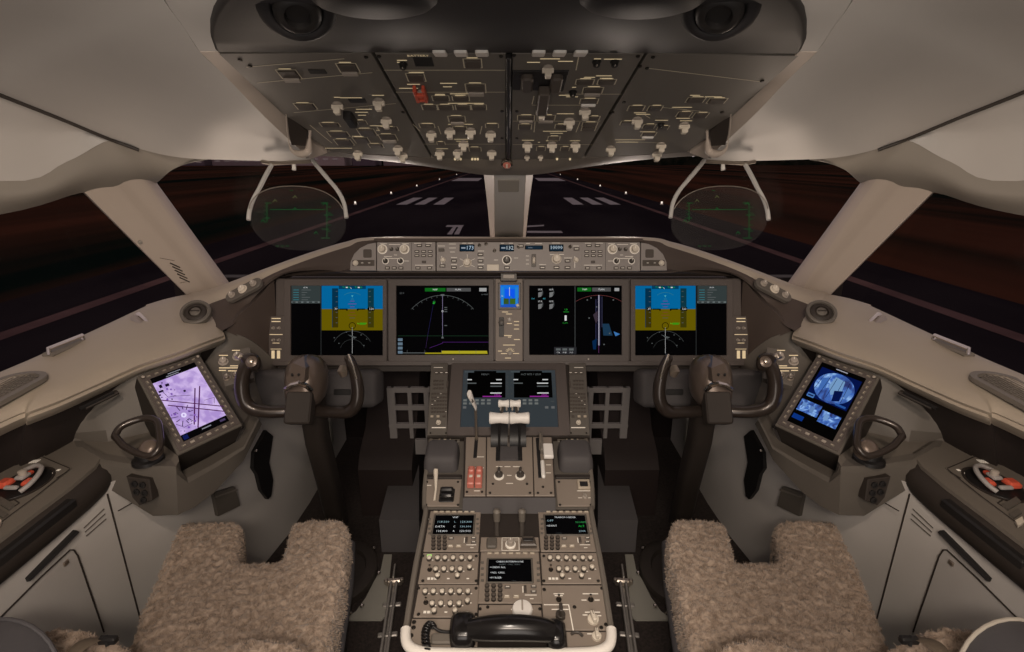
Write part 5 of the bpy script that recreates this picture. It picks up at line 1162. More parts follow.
for s, w in ((-1, 'left'), (1, 'right')):
    X = lambda p: mx(p, s)
    F = Fr(D(X(297.5), 218, 1.24), D(X(297.5)+20, 218, 1.24), D(X(297.5), 198, 1.22))
    t = thing('head_up_display', 'clear oval head-up glass hanging on two pale arms before the %s windscreen' % w, 'head-up display', D(X(290), 162, 1.30))
    k = F.rect(X(297.5)-48, 186, X(297.5)+48, 250); rx, ry = k[2]/2, k[3]/2
    out = []
    for i in range(48):
        an = 2*PI*i/48; c_, s_ = math.cos(an), math.sin(an); e = 2.3
        out.append((k[0] + rx*abs(c_)**(2/e)*(1 if c_ > 0 else -1), k[1] + ry*abs(s_)**(2/e)*(1 if s_ > 0 else -1)))
    b = MB(); b.prism(out, -.002, .002, hg, F.M); b.build('combiner_glass', t)
    b = MB(); b.tube([F.w(p[0], p[1], 0) for p in out[2:23]], .0011, steel_m, n=6); b.build('glass_edge', t)
    G = MB(); e_ = emi(HG, .8); e2 = emi(lin(90, 95, 60), .8)
    P = lambda px, py: F.pix(px + (X(297.5)-297.5), py, .0024)
    for a_ in (((267, 203), (267, 222)), ((327, 203), (327, 237)), ((270, 209.5), (325, 209.5)), ((321, 238), (330, 238)), ((322, 229), (329, 229)), ((264, 218), (270, 218)), ((265, 203), (271, 203)), ((321, 203), (328, 203)), ((324, 215), (333, 215))): G.line([P(*p) for p in a_], .0011, e_, F.M, .0026)
    for p in ((295, 198), (295, 210), (275, 202), (325, 205), (263, 222), (316, 234)): G.line([P(p[0]-2, p[1]), P(p[0], p[1]-2.5), P(p[0]+2, p[1])], .0012, e2 if p[1] < 203 else e_, F.M, .0026)
    for k_ in range(5): G.line([P(264, 206+k_*4), P(266, 206+k_*4)], .0009, e_, F.M, .0026); G.line([P(328, 207+k_*6), P(331, 207+k_*6)], .0009, e_, F.M, .0026)
    for p in ((290, 190.5), (276, 246), (281, 246), (286, 246)): G.line([P(p[0], p[1]), P(p[0]+3, p[1])], .001, e_, F.M, .0026)
    G.build('symbology', t)
    for pts in (((312.5, 160, 1.29), (318, 167, 1.28), (329, 180, 1.26), (338, 191, 1.25), (344, 203, 1.245), (346.5, 218, 1.24)), ((271.5, 165, 1.30), (266, 175, 1.28), (259.5, 188, 1.26), (253, 200, 1.25), (249.5, 211, 1.245), (248.5, 220, 1.24))):
        b = MB(); b.tube(catmull([D(X(a_), c_, d_) for a_, c_, d_ in pts], 20), [.0052]*8+[.0048]*13, shell_m, n=8); b.build('arm', t)
    b = MB(); b.tube([D(X(262), 161.5, 1.31), D(X(272), 163.5, 1.30), D(X(311), 161.5, 1.29)], .0045, steel_m, n=8); b.tube([D(X(294), 162, 1.30), D(X(294), 170, 1.30)], [.004, .0055], white_m, n=8); b.build('mount_bar', t)

# ================================================================ CONTROL YOKES
for s, w in ((-1, 'left'), (1, 'right')):
    X = lambda p: mx(p, s)
    t = thing('control_yoke', 'bronze-grey control yoke on a dark column before the %s pilot seat' % w, 'control yoke', V((s*-.57 if 0 else s*.575, 1.62, .02)))
    T = lambda px, py, d: D(X(px), py, d)
    b = MB(); b.sections([[T(x_, y_, d_) + V((dx, dy, 0)) for dx, dy in rrect(.060, .075, .02, 4)] for x_, y_, d_ in ((312, 400, 1.47), (318, 440, 1.56), (328, 480, 1.70), (338, 525, 1.89))], bolster_m); b.build('column', t, sharp=1.0)
    # hub: lofted body with nose plate
    def sec(cx_, cy_, d, rx, ry, e=2.6, n=28):
        c = T(cx_, cy_, d); out = []
        for i in range(n):
            an = 2*PI*i/n; c_, s_ = math.cos(an), math.sin(an)
            out.append(c + V((rx*abs(c_)**(2/e)*(1 if c_ > 0 else -1)*1, 0, 0)) + V((0, -ST, CT))*0 + V((0, .30, .95))*(ry*abs(s_)**(2/e)*(1 if s_ > 0 else -1)))
        return out
    b = MB(); b.sections([sec(309, 385, 1.56, .030, .036), sec(309, 381, 1.54, .050, .062), sec(308, 379, 1.49, .058, .070), sec(305, 382, 1.44, .056, .072), sec(301.5, 386, 1.405, .046, .066), sec(299, 389, 1.385, .036, .058), sec(298, 391, 1.378, .030, .052)], yoke_m)
    b.build('hub', t, sharp=.9)
    Fh = Fr(T(298, 404, 1.372), T(298, 404, 1.372) + V((1, 0, 0)), T(298, 384, 1.385))
    b = MB(); x, y, w_, h_ = Fh.rect(X(298)-13, 391, X(298)+13, 424); b.plate(x, y, w_, h_, -.03, .004, bolster_m, Fh.M, r=.008, ch=.004); b.build('nose_plate', t)
    L = [T(*p) for p in ((304, 356, 1.425), (293, 363, 1.392), (286.5, 379, 1.365), (290.5, 383.5, 1.352), (304, 382, 1.345), (305.5, 368, 1.368))]
    b = MB(); b.sections([[p + V((0, .03, -.006)) for p in L], L], yoke_m); b.build('ridge_plate', t, sharp=.3)
    for px in (292, 298.5):
        c_ = T(px, 374.5, 1.358); b = MB(); b.lathe([(.003, -.004), (.003, .002), (.0015, .003)], black_m, Fr(c_, c_ + V((1, 0, 0)), T(px, 370, 1.37)).M, n=10); b.build('screw', t)
    b = MB(); b.tube([T(285.5, 389, 1.372), T(292, 384.5, 1.355), T(299, 383, 1.348), T(306, 385.5, 1.355), T(311, 390, 1.372)], .0065, chrome_m, n=8); b.build('chrome_lip', t, label='shiny metal lip')
    # horns
    for nm, pts in (('outer_horn', ((296, 411, 1.43, .017), (285, 411.5, 1.42, .0165), (268, 412, 1.41, .0165), (254, 409.5, 1.405, .0175), (245, 402, 1.40, .0185), (242, 390, 1.395, .019), (242.5, 378, 1.39, .0185), (246, 367, 1.385, .0175), (250, 360, 1.38, .016))),
                    ('inner_horn', ((310, 411, 1.43, .017), (320, 411.5, 1.42, .0155), (336, 412, 1.41, .0165), (348, 411.5, 1.405, .0175), (355.5, 405, 1.40, .0175), (358, 393, 1.395, .0165), (356.5, 379, 1.39, .0155), (352.5, 366, 1.385, .0135), (347.5, 355.5, 1.38, .0115)))):
        L = [T(p[0], p[1], p[2]) for p in pts]; c = catmull(L, 40); rr = [pts[min(int(i/40*8), 7)][3]*(1-(i/40*8 % 1)) + pts[min(int(i/40*8)+1, 8)][3]*(i/40*8 % 1) if i < 40 else pts[-1][3]*.8 for i in range(41)]
        b = MB(); b.tube(c, rr, yoked_m, n=14, up=V((0, 1, 0))); b.build(nm, t, sharp=1.2)
    b = MB(); b.sections([[T(x_, y_, d_) + V((dx*k_, 0, dz*k_)) for dx, dz in rrect(.052, .050, .020, 4)] for x_, y_, d_, k_ in ((251, 364, 1.42, .7), (251, 363, 1.40, 1.0), (251, 362, 1.375, 1.0), (251, 361.5, 1.365, .8))], yoked_m); gr = b.build('switch_head', t, sharp=1.0)
    Fg = Fr(T(252, 362, 1.36), T(252, 362, 1.36) + V((1, 0, 0)), T(252, 350, 1.37))
    b = MB(); b.lathe([(.014, 0), (.015, .004), (.010, .007)], yoke_m, Fg.M, n=20); b.lathe([(.008, .006), (.007, .012), (.003, .014)], steel_m, Fg.M, n=14); b.build('trim_switch', gr)
    b = MB(); b.tube([T(244, 358, 1.38), T(239, 355.5, 1.375), T(237, 358, 1.37)], [.008, .010, .007], steel_m, n=10); b.build('trigger', gr)
    b = MB(); b.tube([T(343.5, 366, 1.375), T(342.5, 371, 1.37), T(344, 376, 1.375)], [.009, .014, .009], steel_m, n=10); b.build('thumb_switch', t)
    b = MB(); b.tube([T(348.5, 354, 1.366), T(353, 366, 1.366), T(356.5, 379, 1.372)], [.003, .0045, .003], chrome_m, n=8); b.build('polished_edge', t, label='polished bright edge')

# housings in the footwell
for s, w in ((-1, 'left'), (1, 'right')):
    X = lambda p: mx(p, s)
    F = Fr(D(X(315), 390, 1.66), D(X(315)+20, 390, 1.66), D(X(315), 370, 1.66))
    b = MB(); x, y, w_, h_ = F.rect(*sorted((X(252), X(376)))[:1], 371, sorted((X(252), X(376)))[1], 408); b.plate(x, y, w_, h_, -.10, 0, foot_m, F.M, r=.02, ch=.012, seg=6)
    t = b.build('knee_housing', sharp=.9); tag(t, 'rounded grey housing under the instrument panel, behind the %s yoke' % w, 'housing')
    b = MB(); x, y, w_, h_ = F.rect(*sorted((X(334), X(351)))[:1], 389, sorted((X(334), X(351)))[1], 395); b.plate(x, y, w_, h_, .0, .004, black_m, F.M, r=.004, ch=.001); b.build('slot', t)
    # light grey grille with six openings
    F = Fr(onY(X(408), 420, 1.82), onY(X(408), 420, 1.82) + V((1, 0, 0)), onY(X(408), 400, 1.82))
    xs = [389, 396.5, 409, 413, 425, 430]; ys = [387.5, 392.5, 405.5, 410, 423.5, 428, 439.5, 454]
    b = MB()
    for i in (0, 2, 4): x, y, w_, h_ = F.rect(*sorted((X(xs[i]), X(xs[i+1])))[:1], ys[0], sorted((X(xs[i]), X(xs[i+1])))[1], ys[-1]); b.plate(x, y, w_, h_, -.01, .004, grille_m, F.M, r=.003, ch=.0015)
    for j in (0, 2, 4, 6): x, y, w_, h_ = F.rect(*sorted((X(xs[0]), X(xs[5])))[:1], ys[j], sorted((X(xs[0]), X(xs[5])))[1], ys[j+1]); b.plate(x, y, w_, h_, -.01, .0045, grille_m, F.M, r=.006, ch=.0015)
    tag(b.build('footwell_grille'), 'light grey grille with six openings %s of the pedestal' % w, 'grille')
    F = Fr(onY(X(312), 435, 1.86), onY(X(312), 435, 1.86) + V((1, 0, 0)), onY(X(312), 415, 1.86)); b = MB(); x, y = F.pix(X(312), 432); ring(b, x, y, .15, .11, .075, .05, -.02, .004, plate_m, F.M, r=.01)
    tag(b.build('footwell_bracket'), 'grey square bracket low behind the %s control column' % w, 'bracket')
    # sloped foot ramp beside pedestal
    b = MB(); p = [onZ(X(379), 520, .132), onZ(X(419), 520, .132), onZ(X(419), 455, .132), onZ(X(396), 455, .132)]; lo = [V((q_.x, q_.y, .0)) for q_ in p]
    b.sections([lo, p], foot_m); tag(b.build('foot_ramp'), 'low grey foot ramp on the floor %s of the pedestal' % w, 'foot ramp')
    # rudder pedal cover between column and ramp
    b = MB(); x0, x1 = sorted((s*.36, s*.56)); 
    pr = [(1.72, 0), (1.72, .20), (1.76, .25), (1.86, .30), (2.1, .62), (2.2, .62), (2.2, 0)]; b.sections([[V((x_, y_, z_)) for y_, z_ in pr] for x_ in (x0, x1)], maroon_m); tag(b.build('rudder_pedal_cover'), 'dark brown pedal cover on the floor between the %s column and foot ramp' % w, 'pedal cover')

# ================================================================ SIDE CONSOLES
for s, w in ((-1, 'left'), (1, 'right')):
    X = lambda p: mx(p, s)
    T = lambda px, py, d: D(X(px), py, d)
    M_ = lambda L: [mir(p, s) for p in L]
    TL, TR, BR, BL = T(137, 376.5, 1.36), T(199, 353.5, 1.50), T(241.5, 427, 1.42), T(178, 455, 1.275)
    t = thing('side_display_console', 'moulded taupe console carrying the tilted tablet screen and tiller on the %s' % w, 'side console', T(150, 500, 1.30))
    # deck
    c1 = [onX(56, 411, -1.12), onX(98, 392, -1.05), D(138, 374, 1.39), D(166, 362, 1.44), D(200, 349, 1.53)]
    c2 = [onZ(73, 440, .622), onZ(108, 441, .622), onZ(150, 431, .622), onZ(172, 428, .622), onZ(190, 420, .622)]
    c15 = [p.lerp(q, .80) + V((.003, -.003, .004)) for p, q in zip(c1, c2)]; b = MB(); b.loft([M_(c1), M_(c15), M_(c2)], console_m, n=16, off=V((0, 0, -.03)), lin=True); b.build('upper_deck', t, sharp=.35)
    b = MB(); b.sections([M_([c1[0], c2[0], V((-1.16, c2[0].y+.02, .60)), V((-1.16, c1[0].y+.03, .70))]), M_([p + V((.0, .05, 0)) for p in (c1[0], c2[0], V((-1.16, c2[0].y+.02, .60)), V((-1.16, c1[0].y+.03, .70)))])], console2_m); b.build('deck_end', t, sharp=.35)
    # platform
    b = MB(); pl = M_([onZ(px, py, .62) for px, py in ((76, 441), (104, 459), (140, 465.5), (176, 466), (179, 461), (172, 428), (150, 429), (108, 439))])
    b.sections([[p - V((0, 0, .03)) for p in pl], pl], console2_m); b.build('platform', t)
    up = [onZ(76, 441, .622), onZ(104, 459.5, .622), onZ(140, 465.5, .622), onZ(176, 466.5, .622), D(187, 478, 1.275), D(215, 463, 1.355), D(244, 446, 1.43), D(258, 418, 1.52)]
    dn = [onX(80, 470, -1.0), onX(106, 487, -.95), D(153, 516, 1.30), D(178, 515, 1.274), D(195, 507, 1.305), D(215, 492, 1.36), D(244, 460, 1.44), D(262, 424, 1.53)]
    md = [p.lerp(q, .12) + V((.004, -.006, 0)) for p, q in zip(up, dn)]
    b = MB(); b.loft([M_(up), M_(md), M_(dn)], console_m, n=14, off=V((s*.03, .03, 0)), lin=True); b.build('front_face', t, sharp=.5)
    dn2 = [D(176, 465.5, 1.24), D(184, 473, 1.31), D(213, 459.5, 1.39), D(241, 441, 1.46), D(254, 412, 1.55)]
    b = MB(); b.loft([M_([D(178, 466.5, 1.235), D(187, 478, 1.275), D(215, 463, 1.355), D(244, 446, 1.43), D(258, 418, 1.52)]), M_(dn2)], console2_m, n=30, m=3, off=V((0, 0, -.015))); b.build('ledge', t, sharp=.9)
    # slot vent in the deck
    A_, B_ = mir(D(84, 408, 1.262), s), mir(D(117, 392, 1.322), s); u = (B_-A_); 
    b = MB(); b.tube([A_, A_.lerp(B_, .5), B_], .010, bolster_m, n=8, flat=.6); b.tube([A_ + V((0, -.012, .004)), B_ + V((0, -.012, .004))], .0045, black_m, n=6); b.build('slot_vent', t)
    # dark jack panel on the face
    Ff = Fr(T(140, 490, 1.235), T(152, 497, 1.235) if s < 0 else T(128, 483, 1.235), T(140, 478, 1.232)); Ff = Fr(T(139.5, 490, 1.232), T(139.5, 490, 1.232) + V((.97, s*.15 if 0 else 0, 0)), T(140, 478, 1.228))
    b = MB(); b.prism([Ff.pix(X(px), py) for px, py in ((127, 476), (150, 479), (153, 500), (140, 505), (133, 497))], -.02, .004, bolster_m, Ff.M, .002); jp = b.build('jack_panel', t)
    for px, py in ((136, 483), (144, 484), (138, 491), (146, 492), (145, 499)): b = MB(); x, y = Ff.pix(X(px), py); b.lathe([(.0075, .004), (.0075, .008), (.004, .0085), (.004, .006)], black_m, Ff.at(x, y), n=14); b.build('jack_socket', jp)
    # side dark skin between the tablet and the main panel
    L1 = [D(192, 345, 1.60), D(204, 366, 1.58), D(220, 396, 1.55), D(238, 430, 1.51), D(258, 410, 1.58)]
    R1 = [D(222, 330, 1.60), D(250, 340, 1.66), D(274, 362, 1.74), D(282, 392, 1.78), D(290, 402, 1.82)]
    b = MB(); b.loft([M_(L1), M_(R1)], console_m, n=30, m=4, off=V((s*.02, .03, 0))); b.build('inner_skin', t, sharp=.9)
    L2 = [D(226, 331, 1.60), D(240, 314, 1.63), D(256, 300, 1.68), D(274, 279, 1.735)]; R2 = [D(250, 342, 1.67), D(262, 345, 1.71), D(270, 340, 1.74), D(277, 330, 1.76)]
    b = MB(); b.loft([M_(L2), M_(R2)], glare_m, n=20, m=4, off=V((s*.02, .03, 0))); b.build('corner_skin', t, sharp=.9)
    b = MB(); b.loft([M_([D(250, 342, 1.67), D(262, 345, 1.71), D(270, 340, 1.74), D(277, 330, 1.76)]), M_([D(258, 372, 1.72), D(266, 376, 1.74), D(272, 374, 1.76), D(279, 370, 1.78)])], glare_m, n=16, m=4, off=V((s*.02, .03, 0))); b.build('corner_skin', t, sharp=.9)

    # tablet screen unit
    et = thing('tilted_side_display', 'tilted portrait screen showing a lilac airport chart' if s < 0 else 'tilted portrait screen showing blue cabin camera pictures', 'display screen', (TL+BR)/2)
    Fe = Fr((BL+TR)/2, (BL+TR)/2 + ((TR-TL) if s < 0 else (TL-TR)), (TL+TR)/2)
    cs = [Fe.loc(p) for p in ((TL, TR, BR, BL) if s < 0 else (TR, TL, BL, BR))]
    We = ((cs[1][0]-cs[0][0]) + (cs[2][0]-cs[3][0]))/2; He = ((cs[0][1]-cs[3][1]) + (cs[1][1]-cs[2][1]))/2; sk = ((cs[0][0]+cs[1][0]) - (cs[2][0]+cs[3][0]))/2
    # uv in the bezel -> local (bilinear)
    def UV(u, v):
        a_ = V(cs[0]).lerp(V(cs[1]), u); c_ = V(cs[3]).lerp(V(cs[2]), u); q_ = a_.lerp(c_, v); return (q_.x, q_.y)
    def uvpoly(b, L, z0, z1, mt, ch=0): b.prism([UV(*p) for p in L][::-1], z0, z1, mt, Fe.M, ch)
    sq = lambda a_, c_, d_, e_: [(a_, c_), (d_, c_), (d_, e_), (a_, e_)]
    b = MB(); uvpoly(b, sq(.0, .0, 1, 1), -.095, -.006, bolster_m, .001); uvpoly(b, sq(0, 0, 1, 1), -.006, 0, console_m, .002); b.build('housing', et, label='dark lower body')
    b = MB(); uvpoly(b, sq(.03, .025, .97, .975), 0, .002, bezel_m, .0008); b.build('bezel', et)
    b = MB(); uvpoly(b, sq(.14, .09, .85, .90), .002, .0028, screen_m); b.build('screen', et)
    G = MB(); zz = [.003]
    SU = lambda u, v: (.14+.71*u, .09+.81*v)
    def gq(a_, c_, d_, e_, col, st=1.0): zz[0] += .00002; G.add([(*UV(*SU(*p)), zz[0]) for p in sq(a_, c_, d_, e_)], [(3, 2, 1, 0)], emi(col, st) if isinstance(col, tuple) else col, Fe.M)
    def gl_(L, wd, col, st=1.0): zz[0] += .00002; G.line([UV(*SU(*p)) for p in L], wd, emi(col, st), Fe.M, zz[0])
    def gpoly(L, col, st=1.0): zz[0] += .00002; G.add([(*UV(*SU(*p)), zz[0]) for p in L], [tuple(range(len(L)))], emi(col, st) if isinstance(col, tuple) else col, Fe.M)
    if s < 0:
        lil = bpy.data.materials.new('lilac_chart_glow'); lil.use_nodes = True; nt = lil.node_tree; pb = nt.nodes['Principled BSDF']; tc = nt.nodes.new('ShaderNodeTexCoord'); n = nt.nodes.new('ShaderNodeTexNoise'); n.inputs['Scale'].default_value = 38; n.inputs['Detail'].default_value = 6
        r = nt.nodes.new('ShaderNodeValToRGB'); r.color_ramp.elements[0].position = .42; r.color_ramp.elements[1].position = .60; r.color_ramp.elements[0].color = (.42, .28, .66, 1); r.color_ramp.elements[1].color = (.66, .50, .86, 1)
        nt.links.new(tc.outputs['Object'], n.inputs[0]); nt.links.new(n.outputs[0], r.inputs[0]); nt.links.new(r.outputs[0], pb.inputs['Emission Color']); pb.inputs['Emission Strength'].default_value = .92; pb.inputs['Base Color'].default_value = (.01, .01, .01, 1)
        gq(0, .08, 1, .91, lil); DP = lin(50, 25, 70); DK_ = lin(28, 14, 40)
        def pl_(L, wd, col): zz[0] += .00002; G.line([Fe.pix(*p) for p in L], wd, emi(col), Fe.M, zz[0])
        for a_ in (((162, 401), (223, 407)), ((168, 406), (224, 412)), ((194.8, 389), (194, 425)), ((199.5, 387), (197.8, 428))): pl_(a_, .0030, lin(75, 25, 80))
        pl_([(172, 397), (190, 396)], .0011, DP); pl_([(160, 390), (168, 398), (176, 396)], .0011, DP); pl_([(204, 401), (214, 398), (214, 404)], .001, DP); pl_([(176, 425), (184, 428), (192, 424)], .0012, DP)
        random.seed(11)
        for _ in range(70):
            u_, v_ = random.random(), .1+.78*random.random()
            if (u_ < .32 and v_ < .42) or (u_ < .5 and v_ > .58): d_ = .01+random.random()*.03; gq(u_, v_, min(u_+d_, 1), min(v_+d_*.7, .9), DP if random.random() < .5 else lin(120, 80, 170))
        for k_ in range(11):
            an = 2*PI*k_/11; pl_([(183.5+6*math.cos(an), 416+6*math.sin(an)), (183.5+(9+2*(k_ % 3))*math.cos(an), 416+(9+2*(k_ % 2))*math.sin(an))], .0018, DP)
        pl_([(183.5+1.8*math.cos(2*PI*k_/14), 416+1.8*math.sin(2*PI*k_/14)) for k_ in range(15)], .0042, lin(225, 215, 250)); gq(.47, .34, .52, .37, DK_); gq(.08, .14, .14, .19, DK_); gq(.02, .22, .12, .25, DK_); gq(.20, .16, .28, .20, DK_)
        for a_, c_ in ((.36, .025), (.30, .055)): gq(a_, c_, a_+.28, c_+.012, lin(130, 130, 140))
        gq(.42, .945, .62, .96, lin(130, 130, 140)); gq(.02, .93, .12, .99, lin(20, 30, 80)); gq(.82, .94, .94, .97, lin(70, 60, 90))
    else:
        def cam_m(nm, scl):
            m_ = bpy.data.materials.new(nm); m_.use_nodes = True; nt = m_.node_tree; pb = nt.nodes['Principled BSDF']; tc = nt.nodes.new('ShaderNodeTexCoord'); n = nt.nodes.new('ShaderNodeTexNoise'); n.inputs['Scale'].default_value = scl; n.inputs['Detail'].default_value = 5; n.inputs['Distortion'].default_value = 1.2
            r = nt.nodes.new('ShaderNodeValToRGB'); cr = r.color_ramp; cr.elements[0].position = .36; cr.elements[1].position = .70; cr.elements[0].color = (.005, .02, .13, 1); cr.elements[1].color = (.35, .60, .95, 1); e = cr.elements.new(.52); e.color = (.03, .12, .45, 1)
            nt.links.new(tc.outputs['Object'], n.inputs[0]); nt.links.new(n.outputs[0], r.inputs[0]); nt.links.new(r.outputs[0], pb.inputs['Emission Color']); pb.inputs['Emission Strength'].default_value = 1.0; pb.inputs['Base Color'].default_value = (.01, .01, .01, 1); return m_
        cb, cs_ = cam_m('blue_camera_picture', 26), cam_m('blue_camera_picture_small', 55)
        gq(0, 0, 1, 1, lin(0, 2, 14)); gq(.06, .07, .96, .55, lin(6, 22, 70)); 
        gpoly([(.52+.42*math.cos(2*PI*k_/28), .31+.23*math.sin(2*PI*k_/28)) for k_ in range(28)], cb)
        gpoly([(.44, .14), (.66, .16), (.70, .34), (.52, .42), (.40, .30)], lin(120, 160, 205), .85); gpoly([(.55, .34), (.72, .30), (.74, .46), (.60, .50)], lin(12, 24, 70)); gpoly([(.20, .22), (.34, .18), (.36, .36), (.22, .40)], lin(70, 115, 190), .8); gpoly([(.76, .22), (.88, .26), (.84, .40), (.74, .36)], lin(90, 130, 200), .8)
        for k_ in range(5): gl_([(.2+.14*k_, .16), (.14+.16*k_, .48)], .0012, lin(10, 20, 60))
        gq(.08, .50, .24, .56, lin(70, 110, 170)); gq(.10, .52, .22, .54, lin(10, 20, 60))
        gq(.04, .62, .50, .80, cs_); gq(.54, .66, .94, .84, cs_); gq(.10, .66, .20, .72, lin(110, 150, 210), .8); gq(.30, .67, .38, .76, lin(110, 150, 210), .7); gq(.62, .70, .72, .78, lin(120, 160, 215), .8)
        gq(.36, .02, .62, .035, lin(150, 150, 160)); gq(.04, .86, .28, .93, lin(15, 50, 120)); gq(.70, .50, .92, .53, lin(40, 80, 150))
    G.build('display_graphics', et)
    kb = mast(button, .0105, .0065, .0028, console2_m, btnl_m); kl = mast(button, .0105, .0065, .0028, knobg_m, None)
    def eb(u, v, me, rot=0): x, y = UV(u, v); return inst(me, 'button', et, Fe.at(x, y, .002, rot))
    for k_ in range(7): eb(.14+k_*.12, .055, kb)
    for k_ in range(7): eb(.12+k_*.125, .94, kl if k_ % 2 else kb)
    for k_ in range(12):
        v_ = .12+k_*.068; eb(.085, v_, kb, PI/2); eb(.915, v_, kb, PI/2)
    for u_ in (.06, .94): eb(u_, .045, mast(dome_knob, .004, .006, knobg_m, btn_m))

    # lighting knob panel between tablet and main panel
    Fl = Fr(T(234, 367, 1.50), T(234, 367, 1.50) + (V((.92, .36, 0)) if s < 0 else V((.92, -.36, 0))), T(232, 352, 1.53))
    t2 = thing('lighting_knob_panel', 'small panel of knobs with glowing cream legends between the %s tilted screen and yoke' % w, 'control panel', Fl.w(0, 0, -.01))
    b = MB(); b.prism([Fl.pix(X(px), py) for px, py in ((216, 353), (250, 347), (254, 378), (225, 386))], -.02, 0, console_m, Fl.M, .001); b.build('plate', t2)
    for px, py, k_ in ((223.5, 362, 1), (237.5, 357, 1), (227, 378, 0), (236, 376, 0)): x, y = Fl.pix(X(px), py); inst(mast(round_knob, .0105, .013, knobg_m) if k_ else mast(round_knob, .0075, .012, steel_m), 'knob', t2, Fl.at(x, y))
    b = MB()
    for a_, c_, d_ in ((219, 228, 355.5), (232, 240, 350.5), (219, 226, 370.5), (219, 240, 368), (228, 242, 371), (230, 238, 366), (243, 250, 362), (243, 249, 372)):
        bars(b, Fl, *sorted((X(a_), X(c_))), d_, .0006, .0032)
    b.build('legend', t2)

    # tiller
    tt = thing('steering_tiller', 'dark triangular steering tiller loop on the %s console platform' % w, 'tiller', mir(onZ(147, 462, .62), s))
    base = onZ(148.5, 461, .62); Bm = Matrix.Translation(mir(base, s))
    b = MB(); b.lathe([(.034, 0), (.033, .008), (.026, .012), (.024, .030), (.020, .034)], black_m, Bm, n=28); b.build('base', tt)
    b = MB(); lp = catmull([T(px, py, d_) for px, py, d_ in ((114.5, 436, 1.20), (122, 426, 1.215), (142, 418.5, 1.235), (156, 420.5, 1.235), (159.5, 432, 1.215), (159.5, 447, 1.19), (150, 455.5, 1.18), (136, 452.5, 1.18), (121, 444.5, 1.19))] , 48)
    b.tube(lp[:-1], .0078, yoked_m, n=10, closed=True); b.build('loop_handle', tt, sharp=1.2)
    b = MB(); H_ = T(147.5, 447, 1.19); Fk = Fr(H_, H_ + V((1, 0, 0)), T(147.5, 440, 1.20)); b.lathe([(.020, -.03), (.020, -.002), (.017, .004), (.008, .007)], yoke_m, Fk.M, n=24); b.tube([mir(base, s) + V((0, 0, .03)), H_ - Fk.n*.02], .014, black_m, n=12); b.build('centre_cap', tt, sharp=1.0)

    # oxygen side console
    ot = thing('side_console', 'long taupe side console with oxygen mask well along the %s wall' % w, 'side console', V((s*1.08, .6, .3)))
    b = MB(); q = M_([V((-1.27, 1.20, .62)), V((-1.10, 1.215, .62)), V((-.985, 1.14, .62)), V((-.962, 1.08, .62)), V((-.955, 1.0, .62)), V((-.955, -.6, .62)), V((-1.27, -.6, .62))])
    b.sections([[p - V((0, 0, .10)) for p in q], [p - V((0, 0, .004)) for p in q], q], console2_m); b.build('top', ot)
    b = MB(); b.tube(catmull(M_([V((-1.04, 1.17, .582)), V((-.995, 1.12, .580)), V((-.968, 1.04, .578)), V((-.962, .8, .578)), V((-.962, .2, .578)), V((-.962, -.6, .578))]), 60), .036, bolster_m, n=14); b.build('bolster', ot, sharp=1.2)
    b = MB(); b.box((s*.940, .88, .597), (.024, .19, .022), black_m, None, .004); b.build('bolster_slot', ot)
    # mask panel
    b = MB(); PZ = lambda L, z_: M_([onZ(px, py, .62) + V((0, 0, z_)) for px, py in L])
    def zsec(b, L, z0, z1, mt): A = PZ(L, z0); B = PZ(L, z1); b.sections([A, B], mt)
    zsec(b, ((30, 450), (72, 469), (38, 497), (2, 524), (-60, 560), (-90, 520)), 0, .004, console2_m); b.build('mask_panel', ot)
    b = MB()
    for L in (((28, 452), (70, 470)), ((70, 471), (38, 497), (2, 524)), ((28, 452), (4, 464)), ((57, 480), (67, 474)), ((10, 512), (20, 505), (12, 500))):
        for i in range(len(L)-1): p, q_ = PZ(L[i:i+2], .005); b.tube([p, q_], .0012, bolster_m, n=5)
    b.build('seam_line', ot)
    wc = mir(onZ(24, 486, .62), s); b = MB(); Wm = Matrix.Translation(wc + V((0, 0, .0045))) @ Matrix.Rotation(s*math.radians(-8), 4, 'Z') @ Matrix.Diagonal((1, 1.35, 1, 1))
    b.lathe([(.050, 0), (.050, .0015), (.046, .002), (.040, -.004), (.030, -.010)], bolster_m, Wm, n=32); b.lathe([(.045, -.001), (.044, .0022)], black_m, Wm, n=32); b.build('mask_well', ot)
    b = MB()
    for px, py in ((33, 462.5), (37, 464)): pass
    for k_ in range(4):
        p = PZ([(32+k_*2.2, 462-k_*.2 + 1.6)], .0052)[0]; b.box(tuple(p), (.0025, .014, .0008), legw_m, None, .0001)
    for px, py in ((59, 472), (54, 475)): p = PZ([(px, py)], .0052)[0]; b.box(tuple(p), (.007, .007, .0008), legw_m, None, .0001)
    b.build('legend', ot)
    for L, mt in ((((2, 500), (16, 508), (10, 513), (-3, 505)), console_m), (((0, 512), (9, 517), (4, 521), (-4, 516)), console_m), (((-4, 520), (3, 524), (0, 530), (-6, 526)), knobw_m)):
        b = MB(); zsec(b, L, .004, .009, mt); b.build('latch_plate', ot)
    # the mask itself
    mk = thing('oxygen_mask', 'red and grey oxygen mask stowed in the well of the %s side console' % w, 'oxygen mask', wc + V((0, 0, .007)))
    def mp(dx, dy, z_): return wc + V((s*dx*.98, dy*.95 - .004, -.002+z_*.85))
    b = MB(); b.box(tuple(mp(.008, .005, .010)), (.044, .050, .018), black_m, None, .008); b.build('face_piece', mk)
    b = MB(); b.box(tuple(mp(.022, -.012, .022)), (.026, .028, .016), red_m, None, .005); b.build('red_release', mk, label='red squeeze plate')
